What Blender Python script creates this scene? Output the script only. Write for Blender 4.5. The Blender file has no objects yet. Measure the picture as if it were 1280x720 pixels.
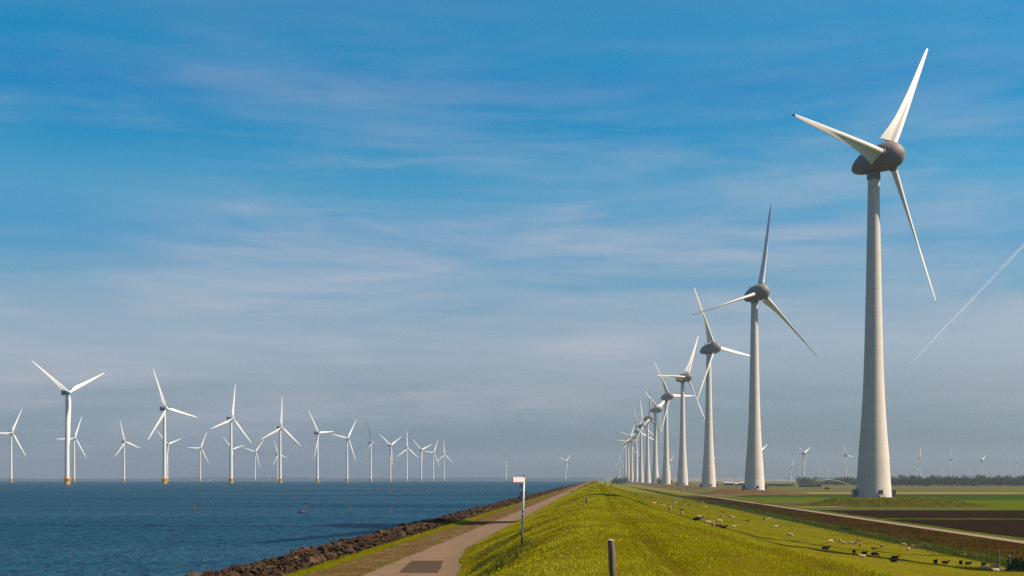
import bpy, bmesh, math, random
import numpy as np
from mathutils import Matrix, Vector
random.seed(7); RNG = np.random.default_rng(11)
C = bpy.context.scene
COL = C.collection
R = math.radians
# ------------------------------------------------------------------ camera, sky, sun, exposure
EYE = 5.2                                     # eye above the lake level (z = 0)
YAW = math.atan(103 / 1778.0)
cam_d = bpy.data.cameras.new('camera'); cam = bpy.data.objects.new('camera', cam_d); COL.objects.link(cam)
cam_d.lens = 50; cam_d.sensor_width = 36; cam_d.shift_y = (599.5 - 360) / 1280.0
cam_d.clip_start = 0.3; cam_d.clip_end = 300000
cam.location = (0, 0, EYE); cam.rotation_euler = (R(90), 0, YAW)
C.camera = cam
SUN_AZ, SUN_EL = R(93), R(46)                 # azimuth clockwise from +Y
world = bpy.data.worlds.new('World'); C.world = world; world.use_nodes = True
def build_world():
    nt = world.node_tree; N = nt.nodes; L = nt.links
    for n in list(N): N.remove(n)
    out = N.new('ShaderNodeOutputWorld'); bg = N.new('ShaderNodeBackground'); bg.inputs[1].default_value = 0.08
    sky = N.new('ShaderNodeTexSky'); sky.sky_type = 'NISHITA'; sky.sun_disc = False
    sky.sun_elevation = SUN_EL; sky.sun_rotation = SUN_AZ
    sky.air_density = 1.0; sky.dust_density = 1.8; sky.ozone_density = 2.5
    tc = N.new('ShaderNodeTexCoord'); sep = N.new('ShaderNodeSeparateXYZ'); L.new(tc.outputs['Generated'], sep.inputs[0])
    ramp = N.new('ShaderNodeValToRGB'); L.new(sep.outputs['Z'], ramp.inputs[0])
    cr = ramp.color_ramp; cr.interpolation = 'LINEAR'
    SK = SKY_TINT
    cr.elements[0].position = SK[0][0]; cr.elements[0].color = (*SK[0][1], 1)
    cr.elements[1].position = SK[-1][0]; cr.elements[1].color = (*SK[-1][1], 1)
    for p, c in SK[1:-1]:
        e = cr.elements.new(p); e.color = (*c, 1)
    mul = N.new('ShaderNodeMix'); mul.data_type = 'RGBA'; mul.blend_type = 'MULTIPLY'; mul.inputs[0].default_value = 1
    L.new(sky.outputs[0], mul.inputs[6]); L.new(ramp.outputs[0], mul.inputs[7])
    # thin cirrus: stretched noise on the sky dome, streaks rising gently to the right
    def streaks(rot, scale, nscale, detail, lo, hi, dist, seed):
        mp = N.new('ShaderNodeMapping'); L.new(tc.outputs['Generated'], mp.inputs[0])
        mp.inputs['Rotation'].default_value = (0, R(rot), 0); mp.inputs['Scale'].default_value = scale
        mp.inputs['Location'].default_value = (seed, seed * .7, 0)
        nz = N.new('ShaderNodeTexNoise'); L.new(mp.outputs[0], nz.inputs[0])
        nz.inputs['Scale'].default_value = nscale; nz.inputs['Detail'].default_value = detail
        nz.inputs['Roughness'].default_value = .58; nz.inputs['Distortion'].default_value = dist
        mr = N.new('ShaderNodeMapRange'); L.new(nz.outputs[0], mr.inputs[0])
        mr.inputs[1].default_value = lo; mr.inputs[2].default_value = hi; mr.interpolation_type = 'SMOOTHSTEP'
        return mr.outputs[0]
    a = streaks(25, (1, 1, 6), 3.2, 6, .40, .72, .35, 15.2)
    b = streaks(29, (1.2, 1.2, 11), 5.0, 7, .40, .74, .5, 9.9)
    c = streaks(0, (1, 1, 2.2), 2.0, 2, .30, .62, .1, 4.4)
    m1 = N.new('ShaderNodeMath'); m1.operation = 'MULTIPLY_ADD'; L.new(b, m1.inputs[0]); m1.inputs[1].default_value = .55; L.new(a, m1.inputs[2])
    m2 = N.new('ShaderNodeMath'); m2.operation = 'MULTIPLY'; L.new(m1.outputs[0], m2.inputs[0]); L.new(c, m2.inputs[1])
    fall = N.new('ShaderNodeValToRGB'); L.new(sep.outputs['Z'], fall.inputs[0])
    fr = fall.color_ramp; fr.elements[0].position = 0.0; fr.elements[0].color = (.25,) * 3 + (1,)
    fr.elements[1].position = .34; fr.elements[1].color = (.03,) * 3 + (1,)
    e = fr.elements.new(.10); e.color = (.52,) * 3 + (1,); e = fr.elements.new(.17); e.color = (.47,) * 3 + (1,)
    e = fr.elements.new(.26); e.color = (.18,) * 3 + (1,)
    m3 = N.new('ShaderNodeMath'); m3.operation = 'MULTIPLY'; L.new(m2.outputs[0], m3.inputs[0]); L.new(fall.outputs[0], m3.inputs[1])
    mx = N.new('ShaderNodeMix'); mx.data_type = 'RGBA'; L.new(m3.outputs[0], mx.inputs[0]); L.new(mul.outputs[2], mx.inputs[6])
    mx.inputs[7].default_value = CLOUD
    L.new(mx.outputs[2], bg.inputs[0]); L.new(bg.outputs[0], out.inputs[0])
SKY_TINT = [(0.0, (0.199, 0.338, 0.604)), (0.0209, (0.413, 0.582, 0.86)), (0.0403, (0.463, 0.618, 0.853)), (0.0598, (0.499, 0.608, 0.783)), (0.0791, (0.72, 0.758, 0.882)), (0.0984, (0.778, 0.808, 0.897)), (0.1175, (0.564, 0.745, 0.842)), (0.1365, (0.382, 0.726, 0.858)), (0.1554, (0.254, 0.691, 0.877)), (0.1741, (0.198, 0.707, 0.903)), (0.1926, (0.248, 0.775, 0.922)), (0.2109, (0.155, 0.758, 0.928)), (0.229, (0.037, 0.695, 0.923)), (0.2468, (0.025, 0.684, 0.928)), (0.2645, (0.011, 0.641, 0.926)), (0.2818, (0.021, 0.716, 0.952)), (0.2989, (0.031, 0.73, 0.958)), (0.3157, (0.125, 0.77, 0.974)), (0.55, (0.72, 0.72, 0.72)), (1.0, (0.78, 0.72, 0.7))]
CLOUD = (4.25, 4.15, 4.5, 1)
build_world()
sun_d = bpy.data.lights.new('sun', 'SUN'); sun = bpy.data.objects.new('sun', sun_d); COL.objects.link(sun)
sun_d.energy = 5.0; sun_d.angle = R(.5); sun_d.color = (1, .83, .62)
sv = Vector((math.sin(SUN_AZ) * math.cos(SUN_EL), math.cos(SUN_AZ) * math.cos(SUN_EL), math.sin(SUN_EL)))
sun.rotation_euler = sv.to_track_quat('Z', 'Y').to_euler()
C.view_settings.view_transform = 'Standard'; C.view_settings.look = 'None'
C.view_settings.exposure = .75; C.view_settings.gamma = 1
C.render.engine = 'CYCLES'
C.cycles.max_bounces = 6; C.cycles.volume_bounces = 1; C.cycles.transparent_max_bounces = 8
C.cycles.use_denoising = False; C.cycles.sample_clamp_direct = 5; C.cycles.sample_clamp_indirect = 3

# ------------------------------------------------------------------ helpers
def tag(o, label=None, cat=None, group=None, kind=None):
    if label: o['label'] = label
    if cat: o['category'] = cat
    if group: o['group'] = group
    if kind: o['kind'] = kind
    return o
def empty(name, loc, label, cat, group=None, rz=0):
    o = bpy.data.objects.new(name, None); COL.objects.link(o); o.location = loc; o.rotation_euler = (0, 0, rz)
    o.empty_display_size = .3
    return tag(o, label, cat, group)
def link(name, me, parent=None, mat=None, M=None):
    o = bpy.data.objects.new(name, me); COL.objects.link(o)
    if mat is not None and not me.materials: me.materials.append(mat)
    if parent: o.parent = parent
    if M is not None: o.matrix_basis = M
    return o
def mesh(name, v, f, mat=None, smooth=False):
    me = bpy.data.meshes.new(name); me.from_pydata([tuple(p) for p in v], [], [tuple(q) for q in f]); me.update()
    if smooth: me.polygons.foreach_set('use_smooth', [True] * len(me.polygons))
    if mat is not None: me.materials.append(mat)
    return me
class MB:
    def __init__(s): s.v = []; s.f = []
    def add(s, v, f):
        n = len(s.v); s.v += [tuple(p) for p in v]; s.f += [tuple(i + n for i in q) for q in f]; return s
    def box(s, c, d, rz=0, taper=1.0):
        cx, cy, cz = c; x, y, z = d[0] / 2, d[1] / 2, d[2] / 2; v = []
        cs, sn = math.cos(rz), math.sin(rz)
        for dz, t in ((-z, 1), (z, taper)):
            for a, b in ((-x, -y), (x, -y), (x, y), (-x, y)):
                a *= t; b *= t
                v.append((cx + a * cs - b * sn, cy + a * sn + b * cs, cz + dz))
        return s.add(v, [(3, 2, 1, 0), (4, 5, 6, 7), (0, 1, 5, 4), (1, 2, 6, 5), (2, 3, 7, 6), (3, 0, 4, 7)])
    def tube(s, pts, rad, n=10, cap=True):
        pts = [Vector(p) for p in pts]; v = []; f = []
        for i, p in enumerate(pts):
            d = (pts[min(i + 1, len(pts) - 1)] - pts[max(i - 1, 0)]).normalized()
            a = d.orthogonal().normalized() if i == 0 else (a - d * a.dot(d)).normalized()
            b = d.cross(a); r = rad[i] if hasattr(rad, '__len__') else rad
            v += [p + (a * math.cos(t) + b * math.sin(t)) * r for t in (2 * math.pi * k / n for k in range(n))]
        for i in range(len(pts) - 1):
            f += [(i * n + k, i * n + (k + 1) % n, (i + 1) * n + (k + 1) % n, (i + 1) * n + k) for k in range(n)]
        if cap: f += [tuple(range(n))[::-1], tuple(range((len(pts) - 1) * n, len(pts) * n))]
        return s.add(v, f)
    def lathe(s, prof, n=32, axis='z', org=(0, 0, 0)):
        v = []; f = []
        for z, r in prof:
            for k in range(n):
                t = 2 * math.pi * k / n; p = (r * math.cos(t), r * math.sin(t), z)
                if axis == 'y': p = (p[0], p[2], -p[1])
                v.append((p[0] + org[0], p[1] + org[1], p[2] + org[2]))
        for i in range(len(prof) - 1):
            f += [(i * n + k, i * n + (k + 1) % n, (i + 1) * n + (k + 1) % n, (i + 1) * n + k) for k in range(n)]
        f += [tuple(range(n))[::-1], tuple(range((len(prof) - 1) * n, len(prof) * n))]
        return s.add(v, f)
    def me(s, name, mat=None, smooth=False, bevel=0):
        m = mesh(name, s.v, s.f, mat, smooth)
        if bevel:
            bm = bmesh.new(); bm.from_mesh(m)
            bmesh.ops.bevel(bm, geom=bm.edges[:], offset=bevel, segments=2, affect='EDGES', clamp_overlap=True)
            bm.to_mesh(m); bm.free()
        return m
def auto_smooth(me, ang=40):
    bm = bmesh.new(); bm.from_mesh(me)
    for e in bm.edges: e.smooth = not (len(e.link_faces) == 2 and e.calc_face_angle(0) > R(ang))
    for f in bm.faces: f.smooth = True
    bm.to_mesh(me); bm.free(); return me
def waves(x, y, seed, l0, n=7, octv=1.0):        # vectorised smooth noise in about [-1, 1]
    r = np.random.default_rng(seed); s = np.zeros(np.broadcast(np.asarray(x, float), np.asarray(y, float)).shape)
    for i in range(n):
        a = r.uniform(0, 6.283); k = 6.283 / (l0 * r.uniform(.45, 1.8)); s = s + np.sin((np.cos(a) * x + np.sin(a) * y) * k + r.uniform(0, 6.283))
    return s / n * 1.6
# ------------------------------------------------------------------ materials
def mat(name, col, rough=.7, spec=.3, metal=0, noise=None, bump=None, coat=0):
    m = bpy.data.materials.new(name); m.use_nodes = True; nt = m.node_tree; N, L = nt.nodes, nt.links
    p = N['Principled BSDF']; p.inputs['Base Color'].default_value = (*col, 1); p.inputs['Roughness'].default_value = rough
    p.inputs['Specular IOR Level'].default_value = spec; p.inputs['Metallic'].default_value = metal; p.inputs['Coat Weight'].default_value = coat
    if noise:                                     # list of (scale xyz, amount, other colour, lo, hi)
        src = None
        for sc, amt, c2, lo, hi in noise:
            tc = N.new('ShaderNodeTexCoord'); mp = N.new('ShaderNodeMapping'); mp.inputs['Scale'].default_value = sc
            L.new(tc.outputs['Object'], mp.inputs[0])
            nz = N.new('ShaderNodeTexNoise'); nz.inputs['Scale'].default_value = 1; nz.inputs['Detail'].default_value = 5; nz.inputs['Roughness'].default_value = .6
            L.new(mp.outputs[0], nz.inputs[0])
            mr = N.new('ShaderNodeMapRange'); mr.inputs[1].default_value = lo; mr.inputs[2].default_value = hi; mr.inputs[4].default_value = amt
            L.new(nz.outputs[0], mr.inputs[0])
            mx = N.new('ShaderNodeMix'); mx.data_type = 'RGBA'; L.new(mr.outputs[0], mx.inputs[0])
            if src is None: mx.inputs[6].default_value = (*col, 1)
            else: L.new(src, mx.inputs[6])
            mx.inputs[7].default_value = (*c2, 1); src = mx.outputs[2]
        L.new(src, p.inputs['Base Color'])
    if bump:
        prev = None
        for sc, st, dist in bump:
            tc = N.new('ShaderNodeTexCoord'); mp = N.new('ShaderNodeMapping'); mp.inputs['Scale'].default_value = sc; L.new(tc.outputs['Object'], mp.inputs[0])
            nz = N.new('ShaderNodeTexNoise'); nz.inputs['Scale'].default_value = 1; nz.inputs['Detail'].default_value = 4; L.new(mp.outputs[0], nz.inputs[0])
            b = N.new('ShaderNodeBump'); b.inputs['Strength'].default_value = st; b.inputs['Distance'].default_value = dist
            L.new(nz.outputs[0], b.inputs['Height'])
            if prev: L.new(prev, b.inputs['Normal'])
            prev = b.outputs[0]
        L.new(prev, p.inputs['Normal'])
    return m
def leaf_mat(name, cols, trans=.35, rough=.6):
    # colour from a per-face attribute 'tint' (natural variation of the blades), part of the light passes through
    m = bpy.data.materials.new(name); m.use_nodes = True; nt = m.node_tree; N, L = nt.nodes, nt.links
    for n in list(N): N.remove(n)
    out = N.new('ShaderNodeOutputMaterial'); at = N.new('ShaderNodeAttribute'); at.attribute_name = 'tint'
    rp = N.new('ShaderNodeValToRGB'); L.new(at.outputs['Fac'], rp.inputs[0]); cr = rp.color_ramp
    cr.elements[0].position = 0; cr.elements[0].color = (*cols[0], 1); cr.elements[1].position = 1; cr.elements[1].color = (*cols[-1], 1)
    for i, c in enumerate(cols[1:-1]):
        e = cr.elements.new((i + 1) / (len(cols) - 1)); e.color = (*c, 1)
    d = N.new('ShaderNodeBsdfDiffuse'); t = N.new('ShaderNodeBsdfTranslucent'); mx = N.new('ShaderNodeMixShader'); mx.inputs[0].default_value = trans
    L.new(rp.outputs[0], d.inputs[0]); L.new(rp.outputs[0], t.inputs[0]); L.new(d.outputs[0], mx.inputs[1]); L.new(t.outputs[0], mx.inputs[2])
    L.new(mx.outputs[0], out.inputs[0]); return m
def tower_mat(name, col, ring, amt):
    m = mat(name, col, .75, .25, bump=[((2, 2, 2), .15, .01)]); nt = m.node_tree; N, L = nt.nodes, nt.links; p = N['Principled BSDF']
    tc = N.new('ShaderNodeTexCoord'); sp = N.new('ShaderNodeSeparateXYZ'); L.new(tc.outputs['Object'], sp.inputs[0])
    dv = N.new('ShaderNodeMath'); dv.operation = 'DIVIDE'; L.new(sp.outputs[2], dv.inputs[0]); dv.inputs[1].default_value = ring
    fl = N.new('ShaderNodeMath'); fl.operation = 'FLOOR'; L.new(dv.outputs[0], fl.inputs[0])
    wn = N.new('ShaderNodeTexWhiteNoise'); wn.noise_dimensions = '1D'; L.new(fl.outputs[0], wn.inputs['W'])
    frc = N.new('ShaderNodeMath'); frc.operation = 'FRACT'; L.new(dv.outputs[0], frc.inputs[0])
    seam = N.new('ShaderNodeMapRange'); L.new(frc.outputs[0], seam.inputs[0]); seam.inputs[1].default_value = 0; seam.inputs[2].default_value = .035; seam.inputs[3].default_value = .6; seam.inputs[4].default_value = 0
    # rain streaks
    mp = N.new('ShaderNodeMapping'); mp.inputs['Scale'].default_value = (.9, .9, .03); L.new(tc.outputs['Object'], mp.inputs[0])
    nz = N.new('ShaderNodeTexNoise'); nz.inputs['Scale'].default_value = 1; nz.inputs['Detail'].default_value = 5; L.new(mp.outputs[0], nz.inputs[0])
    a1 = N.new('ShaderNodeMath'); a1.operation = 'MULTIPLY_ADD'; L.new(wn.outputs[0], a1.inputs[0]); a1.inputs[1].default_value = amt; L.new(seam.outputs[0], a1.inputs[2])
    a2 = N.new('ShaderNodeMath'); a2.operation = 'MULTIPLY_ADD'; L.new(nz.outputs[0], a2.inputs[0]); a2.inputs[1].default_value = .45; L.new(a1.outputs[0], a2.inputs[2])
    mx = N.new('ShaderNodeMix'); mx.data_type = 'RGBA'; L.new(a2.outputs[0], mx.inputs[0])
    mx.inputs[6].default_value = (*col, 1); mx.inputs[7].default_value = (*[c * .62 for c in col], 1); L.new(mx.outputs[2], p.inputs['Base Color'])
    return m
M = {}
M['concrete'] = tower_mat('tower_concrete', (.60, .55, .50), 3.83, .13)
M['blade'] = mat('blade_white', (.66, .615, .565), .4, .4, noise=[((.5, .5, .06), .35, (.48, .45, .41), .5, .8)])
M['tip'] = mat('blade_tip_dark', (.03, .03, .035), .5)
M['pod'] = mat('pod_grey_brown', (.195, .170, .165), .62, .3, noise=[((.25, .25, .25), .5, (.14, .11, .105), .4, .7), ((1.2, 1.2, .15), .35, (.20, .17, .16), .5, .75)])
M['steel'] = mat('grey_steel', (.28, .28, .29), .5, .4, .3)
M['dark'] = mat('dark_steel', (.035, .037, .042), .55)
M['cabinet'] = mat('cabinet_grey', (.42, .41, .39), .55, noise=[((1, 1, .4), .5, (.3, .29, .27), .4, .7)])
M['white'] = mat('white_paint', (.62, .61, .59), .35, .4)
M['owhite'] = mat('offshore_white', (.62, .61, .60), .35, .4)
M['yellow'] = mat('yellow_steel', (.55, .31, .03), .5, noise=[((.4, .4, .2), .6, (.5, .26, .02), .45, .75)])
M['oblue'] = mat('nacelle_blue_grey', (.10, .12, .16), .5)
M['red'] = mat('red_paint', (.55, .02, .02), .4)
M['blue'] = mat('blue_paint', (.02, .12, .5), .4)
M['black'] = mat('black_paint', (.015, .015, .017), .5)
M['wood'] = mat('weathered_wood', (.16, .125, .10), .85, .2, noise=[((30, 30, 2.5), .8, (.07, .05, .04), .4, .65), ((6, 6, 3), .4, (.24, .2, .17), .5, .7)], bump=[((40, 40, 3), .5, .01)])
M['woodcut'] = mat('wood_end_grain', (.42, .33, .24), .85)
M['rock'] = mat('basalt_rock', (.040, .026, .017), .85, 0.0, noise=[((.9, .9, .9), .9, (.125, .086, .06), .49, .70), ((6, 6, 6), .6, (.010, .008, .007), .46, .66)], bump=[((7, 7, 7), .5, .05)])  # the paler warm patches paint highlights of sunlit facets into the colour
M['path'] = mat('path_asphalt', (.150, .106, .074), .9, 0.0, noise=[((.8, .25, 1), .5, (.185, .135, .098), .4, .65), ((9, 9, 9), .35, (.075, .055, .042), .5, .7), ((.3, 2.6, 1), .55, (.095, .066, .046), .52, .68), ((2.2, .25, 1), .4, (.10, .07, .05), .55, .7)], bump=[((25, 25, 25), .3, .01)])
M['patch'] = mat('fresh_asphalt', (.062, .043, .033), .85, 0.0, noise=[((12, 12, 12), .4, (.085, .062, .048), .45, .7)], bump=[((30, 30, 30), .3, .01)])
M['gravel'] = mat('gravel_verge', (.085, .052, .020), .95, 0.0, noise=[((.5, .12, 1), .75, (.06, .055, .01), .47, .6), ((5, 5, 5), .6, (.14, .09, .048), .45, .7), ((.9, .5, 1), .6, (.14, .11, .08), .5, .62), ((6, 2.5, 6), .75, (.19, .105, .03), .56, .66), ((7, 3.5, 7), .85, (.016, .010, .005), .5, .7)], bump=[((9, 9, 9), .7, .05)])
M['turf'] = mat('dyke_turf', (.105, .098, .005), .95, 0.0, noise=[((.09, .045, .1), .8, (.145, .128, .008), .42, .65), ((.5, .22, .5), .5, (.075, .065, .008), .48, .7), ((5, 2, 5), .5, (.155, .138, .012), .45, .7)], bump=[((4, 3, 4), .9, .12)])
M['dirt'] = mat('bare_earth', (.075, .043, .022), .95, 0.0, noise=[((.05, .05, .1), .7, (.085, .070, .018), .42, .62), ((.4, .4, .4), .5, (.18, .12, .075), .45, .7)], bump=[((.6, .6, .6), .7, .3)])
M['concrete_road'] = mat('pale_concrete_road', (.22, .165, .125), .9, 0.0, noise=[((.6, .1, 1), .5, (.19, .155, .12), .45, .7)], bump=[((6, 6, 6), .3, .01)])
M['plough'] = mat('ploughed_soil', (.0145, .0082, .0048), .95, 0.0, noise=[((.01, .6, 1), .6, (.021, .012, .007), .4, .65), ((.25, 1.5, 1), .4, (.008, .005, .003), .45, .7)], bump=[((.05, 2.2, 1), .8, .25)])
M['tan'] = mat('stubble_field', (.18, .12, .065), .95, 0.0, noise=[((.02, .05, 1), .5, (.17, .13, .06), .4, .65)])
M['fieldA'] = mat('bright_crop', (.058, .080, .002), .95, 0.0, noise=[((.01, .2, 1), .5, (.045, .066, .003), .4, .65), ((.2, .2, 1), .35, (.08, .095, .005), .45, .7)], bump=[((1, 1, 1), .6, .3)])
M['fieldB'] = mat('dark_crop', (.022, .046, .003), .95, 0.0, noise=[((.01, .1, 1), .5, (.030, .06, .006), .4, .65)], bump=[((1, 1, 1), .5, .3)])
M['fieldC'] = mat('olive_crop', (.075, .078, .022), .95, 0.0, noise=[((.006, .03, 1), .7, (.085, .078, .028), .4, .65)])
M['fieldY'] = mat('yellow_crop', (.15, .15, .02), .95, 0.0)
M['polder'] = mat('polder_grass', (.048, .062, .010), .95, 0.0, noise=[((.004, .012, 1), .8, (.115, .11, .04), .4, .65), ((.08, .08, 1), .4, (.05, .075, .018), .45, .7)])
M['rust'] = mat('reddish_weed_strip', (.050, .022, .004), .95, 0.0, noise=[((.12, .05, 1), .85, (.055, .050, .004), .38, .55), ((1.2, .8, 1), .5, (.026, .012, .007), .45, .7)], bump=[((2.5, 2.5, 2), .9, .2)])
M['ditch'] = mat('ditch_reeds', (.040, .060, .010), .95, 0.0, noise=[((.3, .15, 1), .7, (.085, .10, .016), .45, .65)], bump=[((2, 2, 2), .9, .3)])
M['shore'] = mat('far_shore', (.012, .022, .035), .95, 0.0)
M['fleece'] = mat('cream_fleece', (.52, .385, .25), .95, 0.0, noise=[((4, 4, 4), .5, (.31, .21, .12), .45, .7)], bump=[((18, 18, 18), .8, .05)])
M['tanfleece'] = mat('brown_fleece', (.16, .095, .055), .95, 0.0, bump=[((18, 18, 18), .8, .05)])
M['darkfleece'] = mat('black_fleece', (.022, .018, .017), .95, 0.0, bump=[((18, 18, 18), .8, .05)])
M['face'] = mat('pale_face', (.27, .19, .125), .8); M['darkface'] = mat('black_face', (.015, .013, .012), .8)
M['brick'] = mat('shed_wall', (.17, .15, .14), .8); M['roof'] = mat('grey_roof', (.36, .38, .40), .5); M['glass'] = mat('dark_glass', (.02, .025, .03), .08, .6)
M['container'] = mat('brown_container', (.045, .032, .03), .7); M['cargo'] = mat('ship_grey', (.45, .45, .46), .6); M['hull'] = mat('dark_hull', (.06, .05, .055), .6)
M['grass'] = leaf_mat('grass_blades', [(.065, .045, .003), (.115, .112, .001), (.24, .238, .002), (.35, .33, .005), (.48, .43, .07)], .4)
M['weed'] = leaf_mat('weed_leaves', [(.03, .022, .008), (.045, .065, .01), (.085, .115, .014), (.15, .12, .03)], .35)
M['foliage'] = leaf_mat('tree_foliage', [(.028, .045, .012), (.045, .07, .016), (.07, .095, .022)], .3)
M['bark'] = mat('bark', (.07, .055, .04), .9)
def water_mat():
    m = bpy.data.materials.new('lake_water'); m.use_nodes = True; nt = m.node_tree; N, L = nt.nodes, nt.links
    for q in list(N): N.remove(q)
    out = N.new('ShaderNodeOutputMaterial'); d = N.new('ShaderNodeBsdfDiffuse'); gl = N.new('ShaderNodeBsdfGlossy'); mx = N.new('ShaderNodeMixShader')
    d.inputs[0].default_value = (.0004, .034, .070, 1); gl.inputs[0].default_value = (.80, .92, 1, 1); gl.inputs['Roughness'].default_value = .28
    tc = N.new('ShaderNodeTexCoord'); prev = None
    for sc, st, dist in WAVES:
        mp = N.new('ShaderNodeMapping'); mp.inputs['Scale'].default_value = sc; mp.inputs['Rotation'].default_value = (0, 0, R(35)); L.new(tc.outputs['Object'], mp.inputs[0])
        nz = N.new('ShaderNodeTexNoise'); nz.inputs['Scale'].default_value = 1; nz.inputs['Detail'].default_value = 3; nz.inputs['Distortion'].default_value = .3; L.new(mp.outputs[0], nz.inputs[0])
        b = N.new('ShaderNodeBump'); b.inputs['Strength'].default_value = st; b.inputs['Distance'].default_value = dist; L.new(nz.outputs[0], b.inputs['Height'])
        if prev: L.new(prev, b.inputs['Normal'])
        prev = b.outputs[0]
    fr = N.new('ShaderNodeFresnel'); fr.inputs[0].default_value = 1.33; L.new(prev, fr.inputs['Normal'])
    mr = N.new('ShaderNodeMapRange'); L.new(fr.outputs[0], mr.inputs[0]); mr.inputs[1].default_value = .02; mr.inputs[2].default_value = .75; mr.inputs[3].default_value = .02; mr.inputs[4].default_value = .30
    for q in (d, gl): L.new(prev, q.inputs['Normal'])
    # wind lanes: long patches where the ripples lie differently
    mp = N.new('ShaderNodeMapping'); mp.inputs['Scale'].default_value = (.006, .028, 1); mp.inputs['Rotation'].default_value = (0, 0, R(-12)); L.new(tc.outputs['Object'], mp.inputs[0])
    wl = N.new('ShaderNodeTexNoise'); wl.inputs['Scale'].default_value = 1; wl.inputs['Detail'].default_value = 5; wl.inputs['Distortion'].default_value = .8; L.new(mp.outputs[0], wl.inputs[0])
    w2 = N.new('ShaderNodeMapRange'); L.new(wl.outputs[0], w2.inputs[0]); w2.inputs[1].default_value = .35; w2.inputs[2].default_value = .65; w2.inputs[3].default_value = .55; w2.inputs[4].default_value = 1.35
    ml = N.new('ShaderNodeMath'); ml.operation = 'MULTIPLY'; L.new(mr.outputs[0], ml.inputs[0]); L.new(w2.outputs[0], ml.inputs[1])
    L.new(ml.outputs[0], mx.inputs[0]); L.new(d.outputs[0], mx.inputs[1]); L.new(gl.outputs[0], mx.inputs[2]); L.new(mx.outputs[0], out.inputs[0]); return m
WAVES = [((.08, .04, 1), 1.0, 2.0), ((.45, .25, 1), 1.0, 1.6), ((1.6, 1.1, 1), 1.0, .6)]
M['water'] = water_mat()

# ------------------------------------------------------------------ terrain: a dyke along +Y, lake on the left, polder on the right
def xr(Y): return np.interp(Y, [40, 66, 74, 84, 97], [-6.6, -6.7, -7.1, -8.1, -8.9])
EDGE = lambda Y: 4.9 - np.interp(Y, [24, 52, 85, 160], [-.8, .9, 1.7, 2.1])
_KX = [20, 24, 30, 40, 46.5, 48, 50, 51.5, 53]; _KH = [7.0, 7.6, 8.4, 9.55, 9.8, 10.3, 10.35, 10.0, 10.0]
def _h(X, Y):
    a = xr(Y)
    left = np.interp(X, [-9000, -60, -22, -21, -18.5, -15.6, -14.9, -11.6], [14, 12, 6.4, 5.7, 4.65, 4.9, 4.8, 4.85])
    t = np.clip((X - a) / (-2.8 - a), 0, 1); slope = 4.85 - 2.35 * t
    e = np.interp(Y, [24, 52, 85, 160], [-.8, .9, 1.7, 2.1]) * np.clip((X - .9) / 1.8, 0, 1) * np.clip((20 - X) / 12, 0, 1)   # the crest narrows with distance
    top = np.interp(X + e, [-2.8, -.8, 1.2, 4.2, 5.4, 8] + _KX, [2.5, 1.74, 1.70, 1.76, 2.05, 3.0] + _KH)
    return np.where(X <= -11.6, left, np.where(X <= a, 4.85, np.where(X < -2.8, slope, top)))
def gz(X, Y):
    X = np.asarray(X, float); Y = np.asarray(Y, float)
    h = (_h(X - .35, Y) + 2 * _h(X, Y) + _h(X + .35, Y)) / 4
    w = np.clip((X - xr(Y) - .4) / 1.5, 0, 1) * np.clip((46 - X) / 4, 0, 1)
    b = .07 * waves(X, Y, 3, 5.5) + .10 * waves(X, Y * .5, 4, 13) - .10 * np.exp(-((X - 1.25 - .15 * np.sin(Y * .05)) / .28) ** 2) - .10 * np.exp(-((X - EDGE(Y) + .75) / .35) ** 2)
    rim = .08 * np.exp(-((X - EDGE(Y)) / .5) ** 2) * np.clip((90 - Y) / 40, 0, 1)
    return EYE - h + w * (b + rim)
ca, sa = math.cos(YAW), math.sin(YAW)
def ray(px, py, d):                           # a point d metres in front of the camera position on a photo pixel
    xc = (px - 640) / 1778 * d
    return Vector((xc * ca - d * sa, d * ca + xc * sa, EYE + (599.5 - py) / 1778 * d))
def on_ground(px, py, d0=15, d1=5000, xmin=-99):
    d = np.geomspace(d0, d1, 6000); xc = (px - 640) / 1778 * d
    X, Y, Z = xc * ca - d * sa, d * ca + xc * sa, EYE + (599.5 - py) / 1778 * d
    below = np.nonzero((Z < gz(X, Y)) & (X > xmin))[0]; i = below[0] if len(below) else -1
    return Vector((float(X[i]), float(Y[i]), float(gz(X[i], Y[i]))))
def gridmesh(name, xs, ys, zf, mat, smooth=True, xf=None):
    xs = np.asarray(xs, float); ys = np.asarray(ys, float); Y, X = np.meshgrid(ys, xs, indexing='ij')
    if xf: X = xf(X, Y)
    Z = zf(X, Y); nx, ny = len(xs), len(ys)
    v = np.stack([X, Y, Z], -1).reshape(-1, 3)
    i = np.arange(ny - 1)[:, None] * nx + np.arange(nx - 1)[None, :]
    f = np.stack([i, i + 1, i + nx + 1, i + nx], -1).reshape(-1, 4)
    me = bpy.data.meshes.new(name); me.vertices.add(len(v)); me.vertices.foreach_set('co', v.ravel())
    me.loops.add(f.size); me.loops.foreach_set('vertex_index', f.ravel().astype(np.int32))
    me.polygons.add(len(f)); me.polygons.foreach_set('loop_start', np.arange(0, f.size, 4, dtype=np.int32)); me.polygons.foreach_set('loop_total', np.full(len(f), 4, np.int32))
    me.update(); me.validate()
    if smooth: me.polygons.foreach_set('use_smooth', [True] * len(f))
    me.materials.append(mat); return me
YS = np.concatenate([np.arange(-300, 10, 10), np.arange(10, 200, .8), np.arange(200, 500, 3), np.geomspace(500, 9000, 160)])
XS = np.concatenate([[-9000, -3000, -800, -200, -60, -30], np.arange(-24, -12, .8), np.arange(-11.6, -9, .4), np.arange(-9, 9, .3), np.arange(9, 54, .8), [60, 75, 100, 150, 250, 500, 1000, 2500, 6000, 11000]])
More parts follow.
